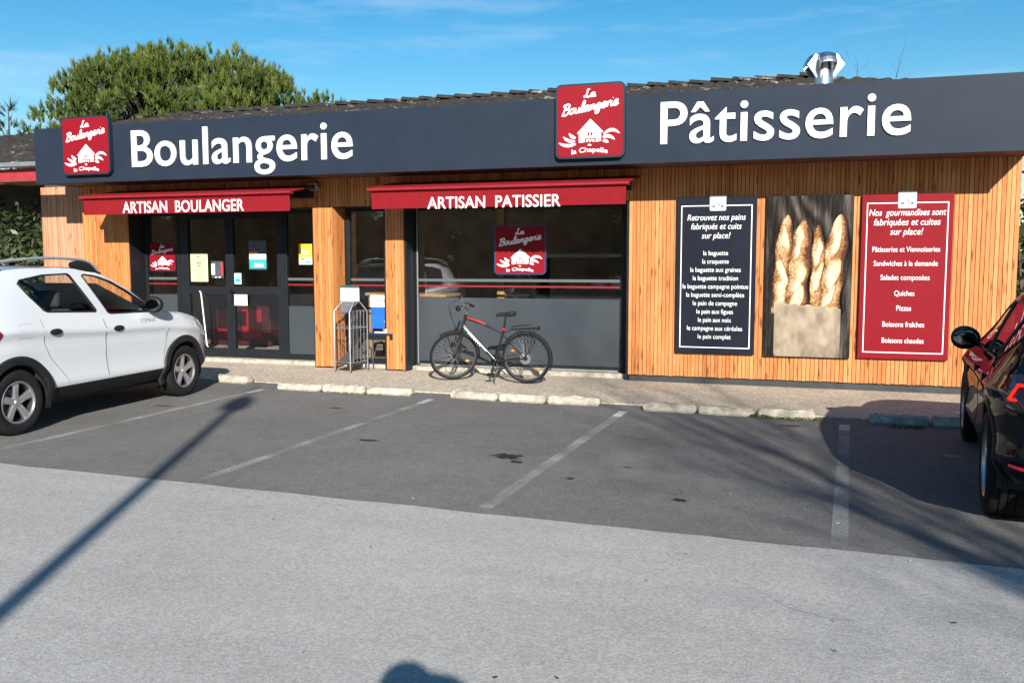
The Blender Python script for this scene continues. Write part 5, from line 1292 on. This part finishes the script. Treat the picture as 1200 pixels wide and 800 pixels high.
plast = mat('dark_cladding', (.010, .011, .013), .6, spec=.3, var=(30, .15)); seat_m = mat('seat_fabric', (.025, .026, .03), .9)
alloy = mat('alloy', (.55, .56, .58), .3, metal=.85, var=(10, .1))
white_paint = mat('white_paint', (.55, .585, .62), .26, coat=1, spec=.5)
WS = dict(seam_col=(.10, .10, .105), x0=-2.0, x1=2.08, axles=(1.2945, -1.2945), wheel_r=.318, arch_r=.372, wheel_in=.025, tyre_w=.205, rim_r=.205, rim_mat=alloy, spokes=((0, .040),), phase=.35,
  top=[(-2.0, .62), (-1.985, .92), (-1.96, 1.02), (-1.90, 1.17), (-1.80, 1.37), (-1.70, 1.475), (-1.35, 1.525), (-.75, 1.56), (-.25, 1.553), (.10, 1.505), (.45, 1.385), (.98, 1.125), (1.08, 1.095), (1.40, 1.055), (1.74, .985), (1.93, .90), (2.03, .80), (2.08, .60)],
  belt=[(-2.0, .58), (-1.95, .98), (-1.8, 1.14), (-1.3, 1.165), (-.83, 1.135), (0, 1.085), (.8, 1.055), (1.3, 1.0), (1.8, .88), (2.0, .74), (2.08, .55)],
  half=[(-2.0, .66), (-1.96, .74), (-1.8, .815), (-1.55, .85), (-1.2945, .862), (0, .862), (1.2945, .862), (1.55, .84), (1.8, .775), (1.95, .68), (2.04, .56), (2.08, .42)],
  roofw=[(-2, .60), (-1.7, .575), (-1.0, .60), (0, .61), (.4, .62), (1.0, .70)],
  bot=[(-2.0, .42), (-1.8, .34), (-1.3, .27), (0, .265), (1.3, .27), (1.85, .30), (2.08, .40)],
  windows=[[(.84, 1.082), (.74, 1.165), (.50, 1.305), (.28, 1.395), (.06, 1.452), (-.13, 1.474), (-.17, 1.462), (.03, 1.112), (.06, 1.10)],
           [(-.16, 1.128), (-.145, 1.145), (-.345, 1.468), (-.37, 1.482), (-.72, 1.474), (-1.03, 1.435), (-1.075, 1.405), (-1.0, 1.30), (-.875, 1.172), (-.84, 1.158)]],
  doors=[[(.99, .93), (.90, .60), (.84, .40), (-.07, .40), (-.09, .70), (-.085, 1.05), (-.10, 1.10), (-.275, 1.478), (-.25, 1.497), (-.08, 1.498), (.10, 1.475), (.34, 1.40), (.60, 1.285), (.90, 1.09)],
         [(-.075, .40), (-.095, .70), (-.09, 1.05), (-.105, 1.10), (-.28, 1.478), (-.36, 1.50), (-.74, 1.495), (-1.07, 1.452), (-1.12, 1.41), (-1.04, 1.28), (-.97, 1.10), (-.96, .86), (-.89, .72), (-.72, .53), (-.62, .40)]],
  lamps=[[(-1.50, 1.02), (-1.47, .985), (-1.50, .92), (-1.60, .80), (-1.80, .77), (-2.1, .77), (-2.1, 1.06), (-1.62, 1.06)], [(1.62, .90), (1.66, .78), (2.2, .66), (2.2, .80), (1.9, .885)]],
  lamp_names=['taillight', 'headlight'], lamp_mats=[mat('taillight_red', (.16, .006, .012), .12, coat=1), mat('headlight_clear', (.55, .57, .6), .1, coat=1)],
  handles=[(.10, .935), (-.82, .965)], handle_mat=plast, ws=[.16, .97], rw=[-1.93, -1.74], clad=.40, clad_mat=plast, trim_w=.075, paint=white_paint,
  glass=M['glass_car'], glass_rear=M['glass_car_dark'], win_glass=[M['glass_car'], M['glass_car']], gh=.34)
lift = lambda z: z if z < 1.1 else 1.1 + (z - 1.1) * 1.15
WS['top'] = [(x, lift(z)) for x, z in WS['top']]
for k_ in ('windows', 'doors'): WS[k_] = [[(x, lift(z)) for x, z in p] for p in WS[k_]]
wc_loc = (-8.03, 7.95, .0)
wc, side_w, top_w, belt_w, half_w, body_w, doors_w = make_car('parked_car', 'white hatchback with black wheel arch trims and roof rails parked left of the entrance', wc_loc, math.atan2(1, -.04), WS)
for sgn in (1, -1):
    q = MB(); y = sgn * .60
    ra = [(-1.62, 1.50), (-1.45, 1.565), (-1.2, 1.605), (-.7, 1.635), (-.25, 1.628), (-.02, 1.60), (.12, 1.52)]; ra = [(x, lift(z) - .012) for x, z in ra]
    q.tube(catmull([(x, y * (1 if x > -1.4 else .985), z) for x, z in ra], 5), .017, n=10, flat=.9)
    o_ = q.build('roof_rail', M['zinc'], wc, smooth=50, world=False)
    for (xa, xb, zt_) in ((-1.66, -1.22, lift(1.60)), (-.30, .17, lift(1.622))):
        k = MB(); pts = [(xa, y, top_w(xa) - .05), ((xa * .7 + xb * .3), y, top_w(xa * .7 + xb * .3) - .01), ((xa + xb) / 2, y, zt_ - .035), (xa * .3 + xb * .7, y, top_w(xa * .3 + xb * .7) - .01), (xb, y, top_w(xb) - .05)]
        n = 10; P2 = [];
        for i in range(n + 1):
            x = xa + (xb - xa) * i / n; hgt = math.sin(math.pi * i / n) ** .7; zr = np.interp(x, [p[0] for p in ra], [p[1] for p in ra]); P2.append((x, y, (top_w(x) - .055 + zr) / 2, max(.01, (zr - top_w(x) + .055) / 2 * (.35 + .65 * hgt))))
        k.tube([(a, b, c) for a, b, c, d in P2], [d for *_, d in P2], n=10, flat=.35, up=Vector((0, 1, 0)))
        k.build('rail_foot', plast, o_, smooth=50, world=False)
    mirror(wc, .70, sgn * (side_w(.70, 1.12) + .02), 1.165, M['black'], M['black'], sgn, 1.0)
    # fuel flap on the right hand side
    q = MB(); pts = rrect(-1.27, -1.09, .935, 1.065, .02, 3)
    if sgn < 0:
        q.tube([(x, sgn * (side_w(x, z) - .0005), z) for x, z in pts + pts[:1]], .003, n=5); q.build('fuel_flap_seam', mat('seam_grey', (.35, .35, .36), .7), body_w, world=False)
    q = MB(); v, f = text_geo('STEPWAY', .012, 0, 1.25); k = .27 / (v[:, 0].max() - v[:, 0].min()); 
    xs0 = .78 if sgn < 0 else .51
    for p in v:
        xx_ = .50 + (p[0] - v[:, 0].min()) * k if sgn < 0 else .77 - (p[0] - v[:, 0].min()) * k
        zz_ = .965 + p[1] * k * 1.2; q.v.append((xx_, sgn * (side_w(xx_, zz_) + .002 + .0012 * p[2]), zz_))
    q.f = list(f); q.mi = [0] * len(f)
    if doors_w.get((0, 'L' if sgn > 0 else 'R')): q.build('lettering', mat('badge_grey', (.28, .29, .30), .4, metal=.5), doors_w[0, 'L' if sgn > 0 else 'R'], world=False)
seats(wc, [(.05, .37), (.05, -.37), (-.85, .36), (-.85, -.36)], seat_m)
MB().box(.62, .98, -.66, .66, .72, 1.02, ch=.05).build('dashboard', seat_m, wc, smooth=50, world=False)
sv = MB(); bm = bmesh.new(); ring = []
sv.add([(.92, -.58, 1.09), (.92, .58, 1.09), (.24, .47, 1.425), (.24, -.47, 1.425)], [(0, 1, 2, 3)])
sv.build('pale_sheet', mat('pale_silver', (.78, .79, .76), .45, bump=(9, .3, .01)), wc, world=False)  # pale sheet added inside the windscreen to give bright patches in the windows
MB().box(-2.022, -1.995, -.26, .26, .66, .77, ch=.006).build('number_plate', mat('plate_white', (.6, .6, .58), .5), wc, world=False)
gq = MB().box(2.05, 2.10, -.38, .38, .46, .60, ch=.015); gq.build('grille', plast, wc, world=False)
for s_ in (-1, 1): pass
MB().tube(catmull([(.70, .18 + .18 * math.cos(a), 1.0 + .17 * math.sin(a)) for a in np.linspace(0, 2 * math.pi, 13)], 3), .014, n=6).build('steering_wheel', M['black'], wc, smooth=60, world=False)

navy = mat('navy_paint', (.0022, .006, .012), .3, coat=.42, spec=0)
DS = dict(seam_col=(.004, .004, .005), x0=-2.10, x1=2.24, axles=(1.32, -1.32), wheel_r=.345, arch_r=.395, wheel_in=.012, tyre_w=.235, rim_r=.235, rim_mat=alloy, spokes=((.13, .020), (-.13, .020)), phase=.1,
  top=[(-2.10, .64), (-2.08, .88), (-2.03, .99), (-1.96, 1.07), (-1.82, 1.23), (-1.68, 1.345), (-1.50, 1.405), (-.9, 1.455), (-.3, 1.45), (.10, 1.40), (.45, 1.295), (1.02, 1.045), (1.12, 1.02), (1.5, .97), (1.85, .90), (2.08, .81), (2.19, .70), (2.24, .55)],
  belt=[(-2.10, .60), (-2.03, .92), (-1.8, 1.03), (-1.2, 1.00), (-.6, .965), (0, .94), (.8, .925), (1.3, .90), (1.9, .81), (2.14, .69), (2.24, .51)],
  half=[(-2.10, .60), (-2.06, .70), (-1.95, .79), (-1.75, .855), (-1.5, .888), (-1.32, .895), (-.6, .88), (0, .875), (.7, .88), (1.32, .89), (1.6, .87), (1.9, .80), (2.1, .68), (2.2, .54), (2.24, .44)],
  roofw=[(-2.1, .62), (-1.7, .58), (-1.0, .60), (0, .61), (.4, .625), (1.0, .71)],
  bot=[(-2.10, .46), (-1.9, .34), (-1.4, .26), (0, .25), (1.4, .25), (1.95, .28), (2.24, .40)],
  windows=[[(.80, .95), (.62, 1.075), (.36, 1.225), (.12, 1.315), (-.12, 1.36), (-.16, 1.353), (-.12, .965)],
           [(-.22, .968), (-.26, 1.363), (-.75, 1.37), (-1.16, 1.34), (-1.18, 1.325), (-1.10, 1.015), (-1.06, 1.003)],
           [(-1.24, 1.33), (-1.21, 1.315), (-1.16, 1.06), (-1.20, 1.035), (-1.40, 1.09), (-1.54, 1.18), (-1.52, 1.22), (-1.40, 1.295)]],
  doors=[[(1.0, .86), (.94, .60), (.86, .36), (-.14, .36), (-.17, .75), (-.16, .96), (-.20, 1.38), (.10, 1.34), (.40, 1.235), (.72, 1.06), (.92, .935)],
         [(-.145, .36), (-.175, .75), (-.165, .96), (-.205, 1.382), (-.75, 1.388), (-1.20, 1.355), (-1.13, 1.0), (-1.0, .85), (-.90, .66), (-.72, .36)]],
  lamps=[[(-1.74, .97), (-1.78, .87), (-1.86, .79), (-2.2, .79), (-2.2, .985), (-1.9, 1.0)], [(1.70, .84), (1.78, .72), (2.4, .60), (2.4, .72), (2.0, .82)]],
  lamp_names=['taillight', 'headlight'], lamp_mats=[mat('taillight_smoked', (.030, .004, .005), .08, coat=1), WS['lamp_mats'][1]],
  handles=[(-.02, .83), (-.98, .87)], handle_mat=navy, ws=[.18, 1.0], rw=[-2.0, -1.78], clad=.34, clad_mat=plast, trim_w=.03, trim_out=.5, paint=navy,
  glass=M['glass_car'], glass_rear=M['glass_car_dark'], win_glass=[M['glass_car_dark']] * 3, gh=.34)
def dark_car(label, loc, rz):
    t, sd_, tp, be, ha, bo, dr_ = make_car('parked_car', label, loc, rz, DS)
    for sgn in (1, -1):
        mirror(t, .60, sgn * (sd_(.60, .96) + .035), 1.015, navy, M['black'], sgn, 1.0)
        # red lit C-shaped lamp guide and low reflector on the rear corner
        q = MB(); Ls = []
        for (x, z) in ((-2.06, .945), (-2.0, .945), (-1.955, .942), (-1.945, .93), (-1.945, .87), (-1.955, .855), (-2.06, .85)): Ls.append((x - .006, sgn * (sd_(x, z) + .010), z))
        q.tube(catmull(Ls, 4), .010, n=8); q.build('lamp_guide', mat('red_light', (.55, .008, .006), .3, emit=(1, .02, .01, .5)), t, smooth=60, world=False)
        q = MB(); q.tube(catmull([(x - .006, sgn * (sd_(x, .455) + .004), .455 - .004 * i) for i, x in enumerate((-1.93, -1.99, -2.04, -2.075, -2.095))], 3), [.012] * 13, n=6); q.build('reflector', mat('reflector_red', (.50, .012, .01), .25, coat=.6), t, smooth=60, world=False)
    seats(t, [(.05, .37), (.05, -.37), (-.85, .36), (-.85, -.36)], seat_m)
    MB().box(.66, 1.0, -.66, .66, .74, 1.02, ch=.05).build('dashboard', seat_m, t, smooth=50, world=False)
    q = MB().box(-2.125, -2.09, -.26, .26, .80, .91, ch=.006); q.build('number_plate', mat('plate', (.6, .6, .58), .5), t, world=False)
    return t
dark_car('dark navy car with lit red taillight parked at the right edge before the timber wall', (2.215, 7.755, 0), math.atan2(1, .105))
dark_car('dark car parked across the road, mirrored in the big shop window', (-9.2, -2.6, 0), R(84))

# ------------------------------------------------------------------ neighbouring annex, trees, shrubs
an = thing('annex', (-15, 13.6, 0), 'low tiled annex with grey gutter and red eaves board at the left edge', 'building')
tiles('roof', -21, -12.45, 13.55, 3.50, 17.0, 4.62, an)
MB().box(-21, -12.44, 13.62, 13.65, 3.14, 3.42, ch=.004).build('eaves_board', M['red_board'], an)
gt = MB(); gt.lathe([(.075, -21), (.075, -12.5)], (0, 13.50, 3.50), 'x', 12, a0=math.pi * .98, a1=2.02 * math.pi); gt.tube([(-21, 13.42, 3.505), (-12.5, 13.42, 3.505)], .012); gt.build('gutter', M['zinc'], an, smooth=40)
MB().box(-21, -12.46, 15.2, 15.4, 0, 3.5).build('wall', M['dark_wall'], an)

def pine_tree(label, c, rx, ry, rz, n, seed, trunk_h, needles=22, L=.3):
    """crown of upright tufts gathered in lobes: many short candles over limbs, gaps between lobes"""
    g = np.random.default_rng(seed); t = thing('pine_tree', (c[0], c[1], 0), label, 'tree')
    nl = max(6, n // 30); d = g.normal(size=(nl * 3, 3)); d[:, 2] = np.abs(d[:, 2]) - .30; d /= (np.abs(d) ** 3.2).sum(1)[:, None] ** (1 / 3.2); d = d[:nl]
    LC = np.array(c) + d * (1 - .30 * g.random(nl) ** 2.2)[:, None] * np.array([rx, ry, rz]); lr = .34 + .26 * g.random(nl); LC[:, 2] += .13 * (LC[:, 0] - c[0])
    idx = g.integers(0, nl, n); e = g.normal(size=(n, 3)); e[:, 2] = np.abs(e[:, 2]) * .8 - .2; e /= np.linalg.norm(e, axis=1)[:, None]
    P = LC[idx] + e * lr[idx][:, None] * np.array([1, 1, 1.15]) * (.6 + .4 * g.random(n))[:, None]
    D = e * .38 + np.array([0, 0, .95]) + g.normal(size=(n, 3)) * .12; D /= np.linalg.norm(D, axis=1)[:, None]
    v, f, tn = tuft_cloud(P, D, L, .016, needles, .30, seed)
    tn = np.clip(tn + np.repeat((g.random(nl)[idx] - .5) * .35, needles * 3), 0, 1)
    np_mesh('crown', v, f, 3, M['pine'], t, tn)
    mb = MB(); rg = random.Random(seed); mb.tube([(c[0], c[1], 0), (c[0] + .1, c[1], trunk_h * .6), (c[0], c[1], trunk_h)], [.28, .22, .17], n=10)
    for q in LC[::3]:
        m_ = (Vector((c[0], c[1], trunk_h * .85)) + Vector(q)) / 2 + Vector((0, 0, -.25 * rz)); mb.tube(catmull([(c[0], c[1], trunk_h * .85), m_, q], 3), [.07, .06, .05, .04, .03, .025, .02], n=5)
    mb.build('trunk', M['bark'], t, smooth=60); return t
pine_tree('broad umbrella pine with a rounded crown behind the left part of the roof', (-18.95, 24, 5.25), 3.5, 3.1, 2.2, 9500, 3, 5.6, 22, .21)
pine_tree('small pine top just showing above the roof right of the umbrella pine', (-14.65, 25.5, 5.75), .50, .6, .75, 360, 8, 5.4, 24, .20)
def conifer(label, x, y, h, w_, seed):
    g = np.random.default_rng(seed); t = thing('conifer', (x, y, 0), label, 'tree'); n = 420
    zz = 1.2 + (h - 1.2) * (1 - np.sqrt(g.random(n))); a = g.random(n) * 6.283; rr = w_ * (1 - (zz - 1.2) / (h - 1.1)) * (.3 + .7 * g.random(n)) * (1 + .3 * np.sin(zz * 5))
    P = np.stack([x + rr * np.cos(a), y + rr * np.sin(a), zz], 1); D = np.stack([np.cos(a) * .8, np.sin(a) * .8, np.full(n, .75)], 1); D /= np.linalg.norm(D, axis=1)[:, None]
    v, f, tn = tuft_cloud(P, D, .30, .012, 18, .4, seed); np_mesh('crown', v, f, 3, M['conifer'], t, tn)
    MB().tube([(x, y, 0), (x, y, h * .97)], [.12, .012], n=8).build('trunk', M['bark'], t)
cxx, czz = at(9, 118, 21); conifer('slender young conifer above the annex roof at the left edge', cxx, 21, czz, 1.35, 4)
cxx, czz = at(27, 142, 22); conifer('shorter young conifer beside the slender one above the annex roof', cxx, 22, czz, .6, 6)
def bush(name, label, blobs, n, size, seed, m, group=None, cat='shrub', stems=True):
    t = thing(name, (blobs[0][0], blobs[0][1], 0), label, cat, group)
    v, f, tn = leaf_cloud(blobs, n, size, seed); np_mesh('foliage', v, f, 4, m, t, tn)
    if stems:
        mb = MB(); rg = random.Random(seed)
        for b in blobs:
            for k in range(3): mb.tube(catmull([(b[0] + rg.uniform(-.15, .15), b[1], 0), (b[0] + rg.uniform(-.2, .2), b[1], b[2] * .6), (b[0] + rg.uniform(-.5, .5) * b[3], b[1] + rg.uniform(-.5, .5) * b[4], b[2] + b[5] * .6)], 3), .022, n=5, cap=False)
        mb.build('stems', M['bark'], t)
    return t
bush('shrub', 'glossy leafy shrub left of the timber wall under the annex eaves', [(-13.35, 13.6, 1.0, .75, .6, 1.0), (-13.9, 13.5, 1.7, .7, .6, .65), (-13.1, 13.9, 1.9, .5, .5, .6)], 2600, .075, 21, M['leaf'])
bush('shrub', 'tall dark shrub at the left edge behind the white car', [(-14.9, 14.2, 1.4, .9, .7, 1.35), (-14.3, 14.7, 2.3, .8, .6, .8), (-15.8, 14.4, 1.6, .8, .7, 1.3), (-13.4, 14.8, 2.6, .8, .4, .6)], 3800, .075, 22, M['hedge'])
bush('hedge', 'dark hedge behind the right hand corner of the bakery', [(4.2, 16.5, 1.5, 1.5, 1.2, 1.5), (6.2, 16.8, 1.7, 1.6, 1.2, 1.7), (3.2, 15.5, 1.2, .7, 1.0, 1.4), (5.0, 17.5, 2.4, 1.6, 1.2, 1.0), (8.5, 17, 1.7, 1.8, 1.3, 1.7)], 6500, .085, 23, M['hedge'], cat='hedge')
def bare_tree(label, p, h, r_, seed, depth=4, twist=(0, 0, 1), name='bare_tree', split=.45, limbs=5, lean=.6, ll=.27, lr=.42):
    rg = random.Random(seed); t = thing(name, (p[0], p[1], 0), label, 'tree'); mb = MB()
    top_ = Vector((p[0] + twist[0] * h * split, p[1] + twist[1] * h * split, h * split))
    mb.tube([(p[0], p[1], -.05), ((p[0] + top_.x) / 2, (p[1] + top_.y) / 2, h * split * .5), tuple(top_)], [r_ * 1.2, r_, r_ * .85], n=12, cap=False)
    mb.build('trunk', M['bark'], t, smooth=60)
    cr = MB()
    for k in range(limbs):
        a = 2 * math.pi * k / limbs + rg.random(); branch(cr, top_ - Vector((0, 0, rg.uniform(0, h * .10))), Vector((math.cos(a) * lean, math.sin(a) * lean, 1.0 + rg.random() * .6)), h * ll * rg.uniform(.8, 1.1), r_ * lr * rg.uniform(.7, 1.1), depth - 1, rg)
    cr.build('crown', M['bark'], t, smooth=60); return t
bx_, bz_ = at(990, 84, 19)
bare_tree('leafless twiggy treetop showing just right of the metal flue', (bx_ + .1, 19.6), bz_ + .5, .09, 5, 4, split=.66)

# ------------------------------------------------------------------ behind the camera: what casts the shadows and fills the reflections
sx = .46; sz = .51
pbx = -3.63 + .46 * (3.24 + 5.2)
lp = thing('street_lamp', (pbx, -5.2, 0), 'tall grey street lamp behind the camera whose shadow crosses the road at the left', 'street lamp')
MB().tube([(pbx, -5.2, 0), (pbx, -5.2, 1.2), (pbx, -5.2, 7.15)], [.085, .07, .055], n=14).build('pole', M['zinc'], lp, smooth=60)
MB().lathe([(.02, 6.95), (.10, 7.0), (.17, 7.1), (.15, 7.35), (.03, 7.5)], (pbx, -5.2, 0), 'z', 20).build('lantern', M['zinc'], lp, smooth=60)
MB().tube([(pbx, -5.2, 7.5), (pbx - .05, -5.2, 8.1)], [.02, .012], n=8).build('finial', M['zinc'], lp)
tb = Vector((1.15 + .46 * (5.64 + 7.5), -7.5, 0))
bare_tree('tall leafless street tree behind the camera whose branches shade the asphalt by the dark car', (tb.x, tb.y), 11.6, .13, 12, 5, split=.50, limbs=8, lean=.30, ll=.42, lr=.36)
bare_tree('slimmer leafless street tree behind the camera shading the pale road at the right', (2.15 + .46 * (4.3 + 6.2), -6.2), 9.2, .055, 31, 5, split=.46, limbs=5, lean=.34, ll=.44, lr=.40)
for i, (x, y, s_) in enumerate(((-30, -24, 1.1), (-21, -27, 1.3), (-13, -25, 1.0), (-5, -27, 1.25), (4, -26, 1.1), (13, -28, 1.3), (22, -26, 1.2), (-39, -27, 1.2))):
    bush('tree', 'leafy tree across the road behind the camera, %s' % ('far left', 'left of the middle pair', 'second left', 'middle', 'right of the middle', 'second right', 'far right', 'leftmost of all')[i],
         [(x, y, 2.4 * s_, 3.6 * s_, 2.4, 2.4 * s_), (x + 2.5, y - 1, 3.2 * s_, 3.0, 2.2, 2.4), (x - 2.4, y + .6, 2.2, 2.8, 2, 2.2)], 4200, .34, 40 + i, M['leaf'], 'trees across the road behind the camera', 'tree')

# photographer, standing just behind the lens
def person():
    t = thing('person', (.12, -.28, 0), 'person in a dark jacket holding up a phone, casting the head shadow', 'person')
    J = {'pel': (0, 0, .96, .135), 'ab': (0, .01, 1.12, .135), 'ch': (0, .0, 1.32, .15), 'nk': (0, .0, 1.50, .06), 'hd0': (0, .02, 1.58, .075), 'hd': (0, .025, 1.68, .088), 'hd2': (0, .02, 1.745, .070)}
    E_ = [('pel', 'ab'), ('ab', 'ch'), ('ch', 'nk'), ('nk', 'hd0'), ('hd0', 'hd'), ('hd', 'hd2')]
    for s_, k in ((1, 'l'), (-1, 'r')):
        J.update({k + 'hp': (s_ * .095, 0, .90, .09), k + 'kn': (s_ * .11, .02, .50, .062), k + 'an': (s_ * .12, -.02, .09, .042), k + 'ft': (s_ * .13, .13, .035, .038),
                  k + 'sh': (s_ * .175, .0, 1.42, .065), k + 'el': (s_ * .24, .10, 1.18, .048), k + 'wr': (s_ * .15, .15, 1.55, .036), k + 'pm': (s_ * .16, .165, 1.63, .046)})
        E_ += [('pel', k + 'hp'), (k + 'hp', k + 'kn'), (k + 'kn', k + 'an'), (k + 'an', k + 'ft'), ('ch', k + 'sh'), (k + 'sh', k + 'el'), (k + 'el', k + 'wr'), (k + 'wr', k + 'pm')]
        for i in range(4):
            n1, n2 = k + 'f%d' % i, k + 'g%d' % i
            J[n1] = (s_ * .135, .19, 1.62 + .018 * i, .010); J[n2] = (s_ * .09, .20, 1.625 + .018 * i, .009); E_ += [(k + 'pm', n1), (n1, n2)]
        J[k + 't'] = (s_ * .085, .16, 1.65, .010); E_ += [(k + 'pm', k + 't')]
    names = list(J); me = bpy.data.meshes.new('body'); me.from_pydata([J[n][:3] for n in names], [(names.index(a), names.index(b)) for a, b in E_], [])
    o = bpy.data.objects.new('body', me); COL.objects.link(o); o.modifiers.new('skin', 'SKIN'); sb = o.modifiers.new('sub', 'SUBSURF'); sb.levels = 2; sb.render_levels = 2
    for i, n in enumerate(names):
        r_ = J[n][3]; me.skin_vertices[0].data[i].radius = (r_, r_ * (.8 if n in ('pel', 'ab', 'ch') else 1)); me.skin_vertices[0].data[i].use_root = (n == 'pel')
    bpy.context.view_layer.update(); m2 = bpy.data.meshes.new_from_object(o.evaluated_get(bpy.context.evaluated_depsgraph_get()))
    bpy.data.objects.remove(o); m2.name = 'body'
    m2.materials.clear(); m2.materials.append(mat('jacket', (.03, .035, .05), .85)); m2.materials.append(mat('skin', (.55, .33, .24), .5)); m2.materials.append(mat('jeans', (.04, .06, .11), .9))
    for p in m2.polygons:
        z, y = p.center.z, p.center.y; p.material_index = 1 if (z > 1.51 or (y > .19 and z > 1.38)) else (2 if z < .93 else 0)
    t.scale = (1.1, 1.06, 1.005)
    link('body', m2, t, 180, False)
    h = MB().sphere((0, .0, 1.715), .108, sc=(.95, 1.05, .95)); h.build('hair', mat('hair', (.03, .02, .015), .8), t, smooth=80, world=False)
    MB().box(-.115, .115, .18, .188, 1.58, 1.70, ch=.004).build('phone', M['black'], t, world=False)
person()
